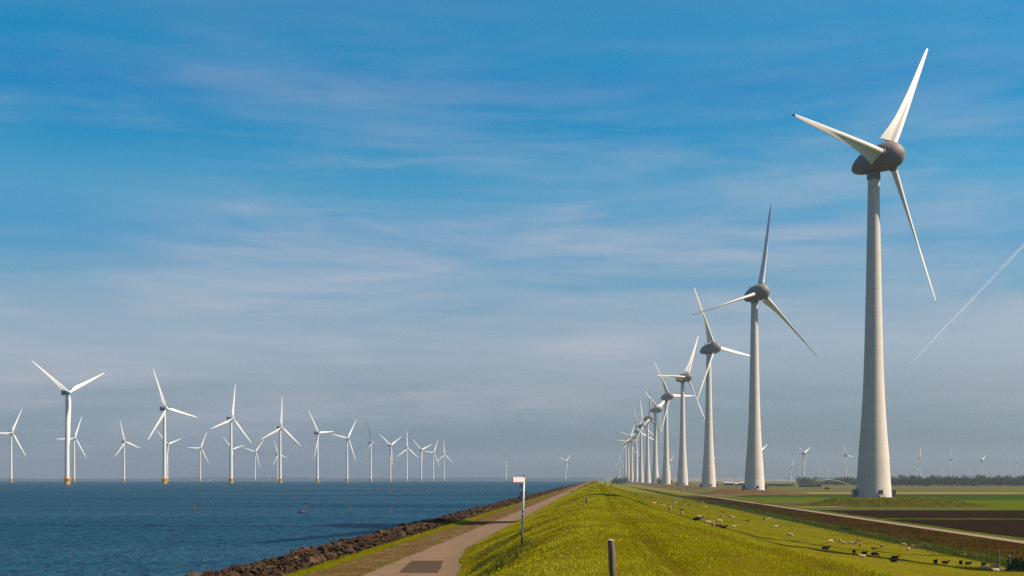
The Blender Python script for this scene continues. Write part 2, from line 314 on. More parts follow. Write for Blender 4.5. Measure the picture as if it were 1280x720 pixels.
g = link('ground', gridmesh('ground', XS, YS, gz, M['turf'])); tag(g, kind='structure')
def strip(name, x0, x1, y0, y1, m, dz=.03, nx=6, jit=.0, ystep=1.0, seed=1, kind='structure', smooth=True, crown=0):
    ys = [y0]
    while ys[-1] < y1: ys.append(min(y1, ys[-1] + max(ystep, (ys[-1] - 60) * .012)))
    fx0 = x0 if callable(x0) else (lambda Y: x0 + 0 * Y); fx1 = x1 if callable(x1) else (lambda Y: x1 + 0 * Y)
    def xf(T, Y):
        a = fx0(Y) + jit * waves(Y, Y * 0, seed, 5) + jit * .5 * waves(Y, Y * 0, seed + 9, 1.3); b = fx1(Y) + jit * waves(Y, Y * 0, seed + 1, 5) + jit * .5 * waves(Y, Y * 0, seed + 5, 1.3)
        return a + (b - a) * T
    me = gridmesh(name, np.linspace(0, 1, nx), ys, lambda X, Y: gz(X, Y) + dz, m, smooth, xf)
    return tag(link(name, me), kind=kind)
water = link('water', gridmesh('water', np.concatenate([[-9000, -4000, -2000, -1000, -500, -250, -120, -60], [-19.2]]), np.concatenate([np.arange(-300, 200, 50), np.geomspace(200, 7000, 60)]), lambda X, Y: 0 * X, M['water'])); tag(water, kind='structure')
strip('verge', -14.6, -11.3, -100, 6000, M['gravel'], .02, 8, .12, 1, 21)
strip('path', -11.6, lambda Y: xr(Y) + .12, -100, 6000, M['path'], .045, 8, .11, .6, 31)
M['gap_shade'] = mat('rock_gap_shade', (.010, .008, .007), .9, 0.0)  # near-black colour paints in the shade of the gaps between boulders
strip('rock_base', -21.4, -15.2, -100, 6000, M['gap_shade'], .03, 8, .05, 1, 44)
strip('grass_strip', -15.25, -14.45, -100, 6000, M['turf'], .05, 5, .16, .8, 41)
v = [on_ground(*p) for p in ((498, 717), (547, 717), (555, 702), (514, 702))]
strip('asphalt_patch', lambda Y: np.interp(Y, [v[0].y, v[3].y], [v[0].x, v[3].x]), lambda Y: np.interp(Y, [v[1].y, v[2].y], [v[1].x, v[2].x]), v[0].y, v[2].y, M['patch'], .053, 6, .05, .25, 51)
M['shaded_turf'] = mat('turf_blade_shade', (.095, .080, .005), .95, 0.0, noise=[((.5, .22, .5), .6, (.055, .042, .005), .45, .7)], bump=[((5, 4, 5), .9, .08)])  # turf colour darkened to paint in the shade between grass blades
strip('dyke_crest', lambda Y: xr(Y) + .1, lambda Y: EDGE(Y) + .8, 10, 700, M['shaded_turf'], .012, 50, .12, .8, 57)
strip('ditch', 46.0, 52.0, -100, 2500, M['ditch'], .05, 8, .7, 1.2, 61)
strip('weed_strip', 51.6, 66.0, -100, 900, M['rust'], .04, 12, .5, 1.2, 71)
strip('field_road', 66.5, 69.3, -100, 2500, M['concrete_road'], .07, 4, .06, 2, 81)
strip('road_verge', 69.2, 73.5, -100, 1200, M['ditch'], .05, 4, .3, 2, 83)
def field(name, x0, x1, y0, y1, m, dz): 
    nx = 24; return tag(link(name, gridmesh(name, np.linspace(x0, x1, nx), np.linspace(y0, y1, 14), lambda X, Y: 0 * X + EYE - 10 + dz + 0, m, True, lambda X, Y: X + 1.2 * waves(X, Y, 5, 40))), kind='structure')
field('polder', 73, 3000, -100, 9000, M['polder'], .03)
field('ploughed_field', 73, 1100, 30, 362, M['plough'], .05); field('ploughed_field', 73, 1100, 368, 470, M['plough'], .05)
field('grass_balk', 73, 1100, 361, 369, M['ditch'], .08)
field('green_field', 136, 1100, 470, 700, M['fieldA'], .05); field('dark_green_field', 128, 1100, 700, 1020, M['fieldB'], .05)
field('dark_soil_strip', 260, 900, 630, 655, M['plough'], .09)
field('yellow_crop_strip', 160, 1500, 1045, 1130, M['fieldY'], .06); field('olive_field', 160, 1500, 1130, 2190, M['fieldC'], .06)
field('green_field', 73, 126, 640, 790, M['fieldA'], .06); field('stubble_field', 100, 300, 985, 1110, M['tan'], .08); field('dark_green_field', 84, 126, 800, 960, M['fieldB'], .06)
field('olive_field', 84, 158, 1110, 1900, M['fieldC'], .06); field('earth_yard', 73, 95, 560, 600, M['dirt'], .10)
# far shore: a low ridge beyond the lake, and low dunes behind the polder
def ridge(name, x0, x1, y, hts, seed, m):
    xs = np.linspace(x0, x1, 160); rows = []; v = []; f = []
    for dy, k in ((-60, 0), (0, .8), (200, 1), (900, .7)):
        h = hts * (.75 + .30 * waves(xs, xs * 0, seed, abs(x1 - x0) / 5) + .05 * waves(xs, xs * 0, seed + 1, abs(x1 - x0) / 40))
        v += [(x, y + dy, -8 + (h[i] + 8) * k) for i, x in enumerate(xs)]
    n = len(xs)
    for r in range(3): f += [(r * n + i, r * n + i + 1, (r + 1) * n + i + 1, (r + 1) * n + i) for i in range(n - 1)]
    return tag(link(name, mesh(name, v, f, m, True)), kind='structure')
ridge('far_shore', -5200, 60, 9300, 22, 5, M['shore']); ridge('far_hills', 100, 3600, 9000, 16, 8, M['tan'])

# ------------------------------------------------------------------ wind turbines
def blade_mesh(name, rows, m, n=28):
    # rows: (r, LE, TE, thickness, twist deg, roundness); local +X trailing, +Y upwind, +Z outwards
    v = []; f = []
    for r, le, te, th, tw, rd in rows:
        b = R(tw)
        for k in range(n):
            t = 2 * math.pi * k / n; c = .5 - .5 * math.cos(t)             # 0 at LE .. 1 at TE
            y = math.sin(t) * th / 2
            air = math.sin(t) * th / 2 * (1.35 * math.sqrt(max(c, 0)) * (1 - c) ** .55 / max(abs(math.sin(t) / 1.0), 1e-4) if abs(math.sin(t)) > 1e-4 else 0)
            s = -le + (le + te) * c
            if name == 'blade' and le > 1.0 and te > 1.8 and th < 2.6:
                rr = th / 2; sg = 1 if math.sin(t) >= 0 else -1; cyl = math.sqrt(max(rr * rr - min(abs(s), rr) ** 2, 0)) if s > 0 else rr * math.sqrt(max(0, 1 - (s / le) ** 2))
                y = sg * max(cyl, (.34 * rr * (1 - s / te) + .03) if s > 0 else 0)
            else: y = y * rd + air * (1 - rd)
            v.append((s * math.cos(b) - y * math.sin(b) * -1 * -1 * 0 + -y * -math.sin(b), -s * math.sin(b) + y * math.cos(b), r))
    for i in range(len(rows) - 1):
        f += [(i * n + k, i * n + (k + 1) % n, (i + 1) * n + (k + 1) % n, (i + 1) * n + k) for k in range(n)]
    f += [tuple(range(n))[::-1], tuple(range((len(rows) - 1) * n, len(rows) * n))]
    return auto_smooth(mesh(name, v, f, m), 50)
BR = [(4.9, 1.3, 1.3, 2.6, 40, 1), (6.9, 1.3, 1.3, 2.6, 40, 1), (7.0, 1.3, 5.9, 2.5, 40, .35), (9, 1.32, 5.5, 2.4, 38, .25), (11.5, 1.35, 4.9, 2.2, 36, .15), (15, 1.35, 4.1, 2.0, 33, .1), (20, 1.3, 3.25, 1.6, 29, 0), (26, 1.2, 2.65, 1.3, 25, 0), (33, 1.1, 2.15, 1.0, 22, 0),
      (41, .95, 1.75, .75, 19, 0), (49, .8, 1.4, .55, 17, 0), (56, .62, 1.05, .4, 15, 0), (60.5, .5, .75, .3, 14, 0), (62.4, .38, .5, .22, 14, 0), (62.9, .3, .35, .18, 14, 0)]
big_blade = blade_mesh('blade', BR, M['blade'])
big_tip = blade_mesh('blade_tip', [(62.9, .32, .37, .24, 14, 0), (63.4, .28, .34, .22, 14, 0), (63.8, .15, .2, .12, 14, .5)], M['tip'])
for vv in big_tip.vertices: vv.co.y -= max(0, vv.co.z - 62.9) * .9        # the tip bends back downwind
TP = [(0, 7.2), (6, 6.75), (12, 6.36), (17.5, 6.05), (25, 5.42), (33.4, 4.83), (41, 4.38), (49.4, 4.03), (60, 3.7), (70.7, 3.42), (85, 3.1), (100, 2.8), (120, 2.42), (129.2, 2.3)]
big_tower = auto_smooth(MB().lathe(TP, 64).me('tower', M['concrete']), 60)
collar = auto_smooth(MB().lathe([(129.0, 2.7), (130.6, 2.7), (131.8, 2.5)], 48).me('collar', M['pod']), 30)
NAC = [(-10.2, .4), (-9.9, 1.3), (-9.0, 2.2), (-7.4, 3.2), (-5, 4.2), (-2, 4.8), (1, 5.3), (3.3, 5.5), (3.5, 5.15)]
SPN = [(3.62, 5.15), (3.8, 5.55), (5.5, 5.7), (7.5, 5.65), (9.3, 5.25), (11, 4.6), (12.4, 3.4), (13.3, 2.1), (13.75, .9), (13.85, .2)]
def droop(me):
    for vv in me.vertices:
        if vv.co.y < 2: vv.co.z -= .0115 * (2 - vv.co.y) ** 2
    return me
big_nac = droop(auto_smooth(MB().lathe(NAC, 40, 'y').me('nacelle', M['pod']), 40))
big_spn = auto_smooth(MB().lathe(SPN, 40, 'y').me('spinner', M['pod']), 40)
sock = auto_smooth(MB().lathe([(4.6, 1.75), (5.9, 1.7), (6.0, 1.5), (6.25, 1.5)], 28).me('blade_socket', M['pod']), 30)
mb = MB(); mb.tube([(-.9, -4.2, 4), (-.9, -4.2, 6.3)], .09, 6).tube([(.9, -4.2, 4), (.9, -4.2, 6.0)], .09, 6).tube([(-1.3, -4.2, 6.1), (-.5, -4.2, 6.1)], .08, 6).tube([(.5, -4.2, 5.7), (1.3, -4.2, 5.7)], .08, 6).tube([(-.9, -4.2, 5.2), (.9, -4.2, 5.2)], .06, 6).box((.9, -4.2, 6.1), (.35, .35, .5))
mast = mb.me('weather_mast', M['dark'])
cab = MB().box((0, 0, 1.7), (1.9, 2.6, 3.3)).me('cooling_cabinet', M['cabinet'], bevel=.06)
grille = MB()
for k in range(9): grille.box((0, -1.33, .55 + k * .3), (1.5, .06, .19))
grille = grille.me('grille', M['dark'])
door = MB().box((0, 0, 1.5), (1.7, .3, 3.0)).me('door', M['dark'], bevel=.03)
steps = MB()
for k in range(4): steps.box((0, -.3 - .35 * k, .75 - .2 * k), (2.2, .35, .9 - .2 * k + .0))
steps = steps.me('steps', M['cabinet'])
def frame(naz, tilt):
    a, t = R(naz), R(tilt); n = Vector((math.sin(a) * math.cos(t), math.cos(a) * math.cos(t), math.sin(t)))
    w = n.cross(Vector((0, 0, 1))).normalized(); u = w.cross(n); return n, w, u
def mat3(x, y, z, loc): return Matrix(((x[0], y[0], z[0], loc[0]), (x[1], y[1], z[1], loc[1]), (x[2], y[2], z[2], loc[2]), (0, 0, 0, 1)))
BASE = EYE - 7.2
def big_turbine(x, y, naz, th, label, scale=1.0, z=BASE, group='tall wind turbines in a row behind the dyke', detail=2, tilt=5, hubz=134.4, name='wind_turbine', pitch=0):
    t = empty(name, (x, y, z), label, 'wind turbine', group); t.scale = (scale,) * 3
    link('tower', big_tower, t)
    n, w, u = frame(naz, tilt); P = Vector((0, 0, hubz))
    Fm = mat3(-w, n, u, P)
    nac = link('nacelle', big_nac, t, M=Fm); spn = link('spinner', big_spn, t, M=Fm)
    if detail > 0:
        link('collar', collar, t); link('weather_mast', mast, nac)
    H = P + n * 7.4
    for k in range(3):
        a = R(th) + k * 2 * math.pi / 3; r = u * math.cos(a) + w * math.sin(a); X = w * math.cos(a) - u * math.sin(a)
        b = link('blade', big_blade, t, M=mat3(X, n, r, H) @ Matrix.Rotation(R(-pitch), 4, 'Z'))
        if detail > 0:
            link('blade_tip', big_tip, b)
            link('blade_socket', sock, spn, M=Fm.inverted() @ mat3(X, n, r, H))
    if detail > 1:
        for ang in ((186, -4) if detail < 3 else (184, -3)):
            c = link('cooling_cabinet', cab, t, M=Matrix.Translation((math.cos(R(ang)) * 7.75, math.sin(R(ang)) * 7.75, 0)) @ Matrix.Rotation(R(ang - 180 if ang > 90 else ang), 4, 'Z'))
            link('grille', grille, c)
        d = link('door', door, t, M=Matrix.Translation((1.6, -6.95, 0)) @ Matrix.Rotation(R(13), 4, 'Z'))
        link('steps', steps, t, M=Matrix.Translation((1.7, -7.2, 0)) @ Matrix.Rotation(R(13), 4, 'Z'))
    return t
ROW = [(113.2, 585, 134, 85, 'nearest and tallest grey wind turbine of the row, its rotor high at the right'),
 (110.3, 990, 146, 108, 'second wind turbine of the row from the front, one blade straight up above its hub'),
 (111.0, 1392, 130, 26, 'third wind turbine of the row, its right blade reaching towards the second tower'),
 (111.0, 1802, 130, 91, 'fourth wind turbine of the row, left blade level and another blade up to the right'),
 (111.0, 2214, 130, 33, 'fifth wind turbine of the row, right blade level across the fourth tower'),
 (111.5, 2620, 118, 60, 'sixth wind turbine of the row, with a long blade pointing up to the left'),
 (111.5, 3000, 118, 115, 'seventh wind turbine of the row, with a dark blade standing straight up'),
 (111.5, 3420, 118, 7, 'eighth wind turbine of the row, upper blade leaning left'),
 (112, 3830, 150, 6, 'ninth wind turbine of the row, small and hazy, one blade nearly upright'),
 (112, 4300, 130, 78, 'tenth wind turbine of the row, small and hazy, with one blade out to the left'),
 (112, 4740, 130, 90, 'eleventh wind turbine of the row, faint, just right of the last one'),
 (112, 5150, 120, 0, 'farthest and faintest wind turbine of the row, one dark blade upright')]
for i, (x, y, na, th, lab) in enumerate(ROW): big_turbine(x, y, na, th, lab, detail=2 if i < 4 else 1 if i < 7 else 0, hubz=136.9 if i == 0 else 135.4 if i < 2 else 134.4 if i < 3 else 135.4, pitch=58 if i in (1, 6, 11) else 0)   # feathered blades on three of them
# the row goes on behind the photographer: this one throws its shadow across the dyke
big_turbine(104, 153, 138, 0, 'grey wind turbine out of frame whose shadow crosses the dyke', detail=1)
# --- offshore
OB = [(1.2, .9, .9, 1.8, 14, 1), (3.5, .95, 1.1, 1.75, 14, .9), (7, 1.15, 2.3, 1.4, 13, .5), (10.5, 1.2, 2.9, 1.15, 12, .1), (16, 1.1, 2.5, .95, 9, 0), (24, .95, 1.95, .7, 7, 0), (33, .8, 1.5, .5, 5, 0), (42, .62, 1.1, .35, 4, 0), (49, .45, .75, .25, 3, 0), (52.6, .28, .4, .16, 3, 0), (53.6, .1, .15, .08, 3, .5)]
off_blade = blade_mesh('blade', OB, M['owhite'])
off_tower = auto_smooth(MB().lathe([(6.9, 2.45), (40, 2.2), (93, 1.65)], 40).me('tower', M['owhite']), 60)
off_tp = auto_smooth(MB().lathe([(-6, 2.85), (5.4, 2.85), (5.5, 2.55), (7, 2.55)], 40).me('transition_piece', M['yellow']), 30)
mb = MB().lathe([(5.45, 3.9), (5.9, 3.9)], 32)
for k in range(12):
    a = k * math.pi / 6; mb.tube([(3.75 * math.cos(a), 3.75 * math.sin(a), 5.8), (3.75 * math.cos(a), 3.75 * math.sin(a), 7.2)], .09, 5)
mb.tube([(3.75 * math.cos(k * math.pi / 12), 3.75 * math.sin(k * math.pi / 12), 7.2) for k in range(25)], .09, 5)
mb.tube([(3.4, -1.2, -1), (3.4, -1.2, 5.6)], .22, 6).tube([(3.4, .6, -1), (3.4, .6, 5.6)], .22, 6)
off_plat = mb.me('platform', M['yellow'])
mb = MB().box((0, -2.5, .3), (3.9, 9.5, 3.7)); off_nac = mb.me('nacelle', M['oblue'], bevel=.5)
cool = MB().box((0, -6.0, 2.9), (3.6, 1.0, 1.9)).me('cooler', M['dark'], bevel=.05)
off_hub = auto_smooth(MB().lathe([(2.3, 1.6), (2.5, 1.95), (4.3, 1.95), (5.4, 1.5), (6.0, .8), (6.15, .1)], 28, 'y').me('hub', M['owhite']), 40)
def off_turbine(x, y, naz, th, label, detail=1, z=0, pitch=0):
    t = empty('offshore_turbine', (x, y, z), label, 'wind turbine', 'white offshore wind turbines standing in the lake')
    link('tower', off_tower, t); link('transition_piece', off_tp, t); link('platform', off_plat, t)
    n, w, u = frame(naz, 5); P = Vector((0, 0, 94.6)); Fm = mat3(-w, n, u, P)
    nac = link('nacelle', off_nac, t, M=Fm); link('hub', off_hub, t, M=Fm)
    if detail: link('cooler', cool, nac)
    H = P + n * 3.6
    for k in range(3):
        a = R(th) + k * 2 * math.pi / 3; r = u * math.cos(a) + w * math.sin(a); X = w * math.cos(a) - u * math.sin(a)
        link('blade', off_blade, t, M=mat3(X, n, r, H) @ Matrix.Rotation(R(-pitch), 4, 'Z'))
    return t
OFF = [  # hub pixel in the photo (for the bearing only), distance along the row, azimuth, blade angle
 ('A', 13.75, 2669, -1113, 122, 92, 'offshore turbine cut by the left edge of the picture, one blade level'),
 ('B', 83.75, 1439, -539, 120, 56, 'nearest and largest offshore turbine, two blades raised in a wide V'),
 ('C', 92.5, 3011, -1117, 115, 94, 'smaller offshore turbine close behind the nearest one on its right'),
 ('D', 155, 3320, -1112, 115, 14, 'small offshore turbine alone between the two largest ones'),
 ('E', 205.5, 1771, -539, 120, 20, 'second largest offshore turbine, upper blade leaning left and right blade dipping'),
 ('F', 209, 3572, -1087, 115, 48, 'small offshore turbine half hidden behind the second largest one'),
 ('G', 250.25, 3959, -1107, 120, 90, 'small offshore turbine with a level left blade, beside a white barge'),
 ('H', 288.75, 2067, -529, 115, 108, 'third largest offshore turbine, blade nearly upright over its tower'),
 ('I', 290, 4174, -1074, 120, 46, 'small offshore turbine hidden behind the tower of the third largest one'),
 ('J', 318.75, 4507, -1083, 125, 76, 'small offshore turbine between the third and fourth of the near row'),
 ('K', 346.75, 5012, -1127, 115, 18, 'small offshore turbine close left behind the fourth of the near row'),
 ('L', 350.25, 2420, -536, 125, 114, 'fourth offshore turbine of the near row, one blade straight up'),
 ('M', 396.75, 2715, -528, 112, 35, 'fifth offshore turbine of the near row, right blade level'),
 ('N', 433.75, 3045, -529, 120, 82, 'sixth offshore turbine of the near row, blade up to the right'),
 ('O', 463.5, 3408, -537, 122, 14, 'seventh offshore turbine of the near row, its thin blades turned dark and edge on'),
 ('P', 487.75, 3710, -532, 120, 58, 'eighth offshore turbine of the near row, two blades raised in a V'),
 ('Q', 508.5, 4044, -533, 125, 118, 'ninth offshore turbine of the near row, one blade straight up'),
 ('R', 526.5, 4292, -523, 125, 52, 'tenth offshore turbine of the near row, two blades raised in a V'),
 ('S', 541.5, 4673, -527, 120, 87, 'eleventh offshore turbine of the near row, blade up to the right'),
 ('T', 554.75, 5046, -533, 120, 118, 'last offshore turbine of the near row, the rightmost of the cluster'),
 ('U', 632.5, 6568, -407, 122, 118, 'faint far offshore turbine above the signpost, its blades dark'),
 ('V', 707, 6879, -139, 130, 68, 'faint far offshore turbine above the end of the rock bank')]
for k, px, y, x, na, th, lab in OFF:
    d = y * ca - x * sa; p = ray(px, 599.5, d); off_turbine(p.x, p.y, na, th, lab, 1 if y < 3300 else 0, pitch=75 if k in 'OU' else 0)
# --- turbines far inland (smaller machines, hazy)
INL = [(1004.3, 567, 92, 60, 'tallest far turbine left of the nearest tower, two blades raised in a V'), (989, 583, 62, 85, 'short far turbine left of the tallest inland one'),
 (1023.8, 586.8, 60, 5, 'tiny far turbine right of the tallest inland one, above the low wood'), (1033, 585.8, 62, 118, 'tiny far turbine above the low wood, one blade upright'),
 (1056.8, 569.5, 92, 25, 'far turbine just left of the nearest tower, right blade level'), (1104, 571.5, 92, 30, 'far turbine mostly hidden behind the nearest tower, higher one'),
 (1107, 587, 62, 35, 'far turbine mostly hidden behind the nearest tower, lower one'), (1145, 587, 58, 50, 'faint tiny turbine at the left of the first one right of the nearest tower'),
 (1149.5, 573, 92, 112, 'first tall far turbine right of the nearest tower, blade upright above the wood'), (1177.5, 588, 60, 108, 'faint tiny turbine between the two tall ones above the right wood'),
 (1189, 574.5, 92, 6, 'second tall far turbine right of the nearest tower'), (1208.8, 589, 58, 15, 'faint tiny turbine low over the right wood'),
 (1227, 575.5, 92, 62, 'third tall far turbine right of the nearest tower, two blades in a V'), (1225.8, 587, 60, 118, 'short far turbine right in front of the third tall one'),
 (1270.5, 579, 92, 3, 'rightmost far turbine near the edge of the picture'), (950, 564, 92, 60, 'far turbine hidden behind the second tower of the row'),
 (884.5, 570, 92, 20, 'far turbine hidden behind the third tower of the row'), (837.5, 577, 92, 80, 'far turbine hidden behind the fifth tower of the row'),
 (774.2, 578, 92, 112, 'far turbine above the dark grove at the end of the dyke'), (336, 595, 60, 0, 'very faint turbine on the far shore between two offshore towers')]
for px, hy, Hh, th, lab in INL:
    d = 1778 * (Hh - EYE) / (599.5 - hy)
    if d > 9000: d = 9000
    s = Hh / 136.0
    p = ray(px, 599.5, d); sc = (((599.5 - hy) * d / 1778) + 10) / 134.4
    big_turbine(p.x, p.y, 128, th, lab, scale=sc, z=EYE - 10, group='distant hazy wind turbines on the horizon', detail=0, name='distant_turbine')

# mounds under the row
def mound(x, y, rx0, rx1, ry, seed, m):
    xs = np.linspace(-1, 1, 41); ys = np.linspace(-1, 1, 31)
    me = gridmesh('mound', xs, ys, lambda X, Y: 0 * X, m)
    co = np.zeros(len(me.vertices) * 3); me.vertices.foreach_get('co', co); co = co.reshape(-1, 3)
    a, b = co[:, 0].copy(), co[:, 1].copy(); r = np.maximum(np.hypot(a, b) , 1e-6)
    k = np.maximum(abs(a), abs(b)) / r; a *= k; b *= k; r = np.hypot(a, b)
    X = np.where(a < 0, a * rx0, a * rx1); Y = b * ry
    hm = np.clip((1 - r) / .52, 0, 1); hm = hm * hm * (3 - 2 * hm)
    flat = np.exp(-(np.hypot(X, Y) / 14) ** 4)
    Z = EYE - 10 + .02 + 2.77 * hm + .28 * waves(X + seed * 31, Y, seed, 9) * hm * (1 - flat) * np.clip((1 - r) * 6, 0, 1)
    co = np.stack([X + x, Y + y, Z], -1); me.vertices.foreach_set('co', co.ravel()); me.update()
    return tag(link('mound', me), kind='structure')
M['moundA'] = mat('mound_weeds', (.050, .048, .007), .95, 0.0, noise=[((.07, .07, .6), .7, (.09, .055, .026), .5, .66), ((.5, .5, .5), .7, (.022, .028, .006), .45, .65)], bump=[((1.2, 1.2, 1.2), .9, .5)])
MOUND = mound(113, 560, 36, 38, 42, 2, M['moundA'])
for i, (x, y, *_r) in enumerate(ROW[1:], 1): mound(x, y, 40, 42, 60, 2 + i, M['dirt'])
strip('access_road', lambda Y: 69 + (Y - 505) * .75, lambda Y: 72.5 + (Y - 505) * .95, 505, 530, M['concrete_road'], .11, 4, .1, 2, 91)
strip('access_road', lambda Y: 69 + (Y - 880) * .5, lambda Y: 72.5 + (Y - 880) * .62, 880, 930, M['concrete_road'], .11, 4, .1, 2, 92)

# ------------------------------------------------------------------ rock bank
def rock_mesh(seed, n=2):
    bm = bmesh.new(); bmesh.ops.create_icosphere(bm, subdivisions=3, radius=.5); r = random.Random(seed)
    for _ in range(11):                                        # cut flat facets: broken basalt
        d = Vector((r.gauss(0, 1), r.gauss(0, 1), r.gauss(0, 1))).normalized(); o = r.uniform(.20, .36)
        for vv in bm.verts:
            e = vv.co.dot(d) - o
            if e > 0: vv.co -= d * e
    for vv in bm.verts: vv.co *= 1 + r.uniform(-.025, .025)
    me = bpy.data.meshes.new('boulder'); bm.to_mesh(me); bm.free(); me.materials.append(M['rock']); return me
ROCKS = [rock_mesh(s) for s in range(9)]
rv = []
for me in ROCKS:
    co = np.zeros(len(me.vertices) * 3); me.vertices.foreach_get('co', co); fl = np.array([list(p.vertices) for p in me.polygons]); rv.append((co.reshape(-1, 3), fl))
def bank_z(X): return EYE - np.interp(X, [-21.5, -20.3, -18.7, -17.6, -15.7, -15.0], [5.6, 5.25, 4.75, 4.62, 4.80, 4.86])
spots = []
y = 30.0
def rowspots(y, step, sz):
    for x in np.arange(-20.8, -15.1, step):
        s = sz * (.5 + RNG.exponential(.30)) * (.75 if x > -15.9 else 1)
        X = x + RNG.uniform(-.2, .2) * step / .6; spots.append((X, y + RNG.uniform(-.3, .3) * step / .6, float(bank_z(X)) + RNG.uniform(-.34, .24) * sz, min(s, 1.15)))
while y < 2600:
    st = .44 if y < 260 else .7 if y < 600 else 1.6 if y < 1200 else 3.2
    rowspots(y, min(st, 1.1), .56 if y < 260 else .8 if y < 600 else 1.2); y += st
def rotm(r): 
    q = r.normal(size=4); q /= np.linalg.norm(q); a, b, c, d = q
    return np.array([[1 - 2 * (c * c + d * d), 2 * (b * c - a * d), 2 * (b * d + a * c)], [2 * (b * c + a * d), 1 - 2 * (b * b + d * d), 2 * (c * d - a * b)], [2 * (b * d - a * c), 2 * (c * d + a * b), 1 - 2 * (b * b + c * c)]])
ind = 0; V = []; F = []; nv = 0
for (X, Y, Z, s) in spots:
    Mr = rotm(RNG) * s * np.array([[1.25], [1.0], [.85]]); k = int(RNG.integers(len(ROCKS)))
    if Y > 61.5 and ind < 300:
        o = link('boulder', ROCKS[k], M=Matrix(((*Mr[0], X), (*Mr[1], Y), (*Mr[2], Z), (0, 0, 0, 1)))); ind += 1
        tag(o, 'dark broken basalt boulder in the near end of the rock bank beside the lake', 'boulder', 'boulders at the near end of the rock bank')
    else:
        co, fl = rv[k]; V.append(co @ Mr.T + np.array([X, Y, Z])); F.append(fl + nv); nv += len(co)
def fastmesh(name, V, F, m, tint=None, smooth=False):
    n = F.shape[1]; me = bpy.data.meshes.new(name); me.vertices.add(len(V)); me.vertices.foreach_set('co', np.ascontiguousarray(V, dtype=np.float32).ravel())
    me.loops.add(F.size); me.loops.foreach_set('vertex_index', np.ascontiguousarray(F, dtype=np.int32).ravel())
    me.polygons.add(len(F)); me.polygons.foreach_set('loop_start', np.arange(0, F.size, n, dtype=np.int32)); me.polygons.foreach_set('loop_total', np.full(len(F), n, np.int32))
    if tint is not None:
        at = me.attributes.new('tint', 'FLOAT', 'FACE'); at.data.foreach_set('value', np.asarray(tint, np.float32))
    me.update(); me.materials.append(m); return me
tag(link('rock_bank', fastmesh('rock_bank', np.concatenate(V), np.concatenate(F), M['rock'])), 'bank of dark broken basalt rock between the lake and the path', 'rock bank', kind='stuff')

# ------------------------------------------------------------------ grass (uncountable: one object per kind of growth)
def blades(name, X, Y, h, w, tint, m, lean=.45, label=None, z=None):
    n = len(X); a = RNG.uniform(0, 6.283, n); b = RNG.uniform(0, 6.283, n); l = RNG.uniform(.1, 1, n) * lean * h
    z = gz(X, Y) - .02 if z is None else z
    p0 = np.stack([X - np.cos(a) * w / 2, Y - np.sin(a) * w / 2, z], -1); p1 = np.stack([X + np.cos(a) * w / 2, Y + np.sin(a) * w / 2, z], -1)
    tip = np.stack([X + np.cos(b) * l, Y + np.sin(b) * l, z + h * np.sqrt(np.clip(1 - (l / np.maximum(h, 1e-3)) ** 2, .1, 1))], -1)
    V = np.stack([p0, p1, tip], 1).reshape(-1, 3); F = np.arange(3 * n).reshape(-1, 3)
    o = link(name, fastmesh(name, V, F, m, tint)); return tag(o, label, 'grass', kind='stuff')
n = 620000
Y = np.exp(RNG.uniform(np.log(17), np.log(520), n)); u = RNG.uniform(0, 1, n)
xl = np.maximum(xr(Y) + .15, -.16 * Y - 2); X = xl + (7.0 - xl) * u ** .95
patch = waves(X, Y * .4, 61, 3.5); clump = waves(X, Y, 62, 1.1); dry = waves(X, Y * .3, 63, 7)
track = np.exp(-((X - 1.25 - .15 * np.sin(Y * .05)) / .3) ** 2) + np.exp(-((X - EDGE(Y) + .75) / .4) ** 2)
tint = np.clip(.64 + .10 * patch + .09 * clump + .13 * dry + RNG.normal(0, .12, n) - .30 * np.clip(track, 0, 1), 0, 1)
h = np.clip(.055 + .02 * patch + .022 * clump + RNG.uniform(-.025, .035, n) - .012 * track, .02, .2) * (1 + np.clip(Y - 80, 0, 300) / 300)
w = .022 * np.maximum(1, Y / 26) ** .85
blades('grass', X, Y, h, w, tint, M['grass'], .7, 'tall yellow green grass on the dyke crest and its lake side')
n = 60000                                             # pale seed heads standing above the grass
Y = np.exp(RNG.uniform(np.log(17), np.log(260), n)); xl = np.maximum(xr(Y) + .2, -.16 * Y - 2); X = xl + (6.0 - xl) * RNG.uniform(0, 1, n)
keep = waves(X, Y * .4, 66, 5) + RNG.normal(0, .5, n) > .1; X, Y = X[keep], Y[keep]; n = len(X)
blades('seed_heads', X, Y, RNG.uniform(.02, .05, n), .022 * np.maximum(1, Y / 26) ** .8, np.clip(RNG.normal(.78, .10, n), 0, 1), M['grass'], .5, 'pale seed heads over the grass of the dyke', z=gz(X, Y) + .045)
n = 260000                                            # grazed grass of the sheep field
Y = np.exp(RNG.uniform(np.log(70), np.log(900), n)); X = RNG.uniform(6, 46, n)
patch = waves(X, Y * .35, 71, 8); tint = np.clip(.5 + .14 * patch + .1 * waves(X, Y, 72, 2.5) + RNG.normal(0, .11, n), 0, 1)
blades('pasture_grass', X, Y, RNG.uniform(.05, .13, n) * (1 + np.clip(Y - 120, 0, 500) / 300), .03 * (Y / 100) ** .8, tint, M['grass'], .8, 'short grazed grass of the sheep pasture')
n = 60000                                             # ditch growth
Y = np.exp(RNG.uniform(np.log(85), np.log(1500), n)); X = 48.8 + RNG.normal(0, 1.6, n) + .6 * waves(Y, Y * 0, 75, 9)
blades('ditch_reeds', X, Y, RNG.uniform(.3, .95, n) * (.7 + .5 * np.clip(waves(Y, X, 76, 12), 0, 1)), .05 * (Y / 120) ** .8, np.clip(RNG.normal(.5, .22, n), 0, 1), M['weed'], .5, 'dark reeds and weeds along the ditch beside the pasture')
n = 90000
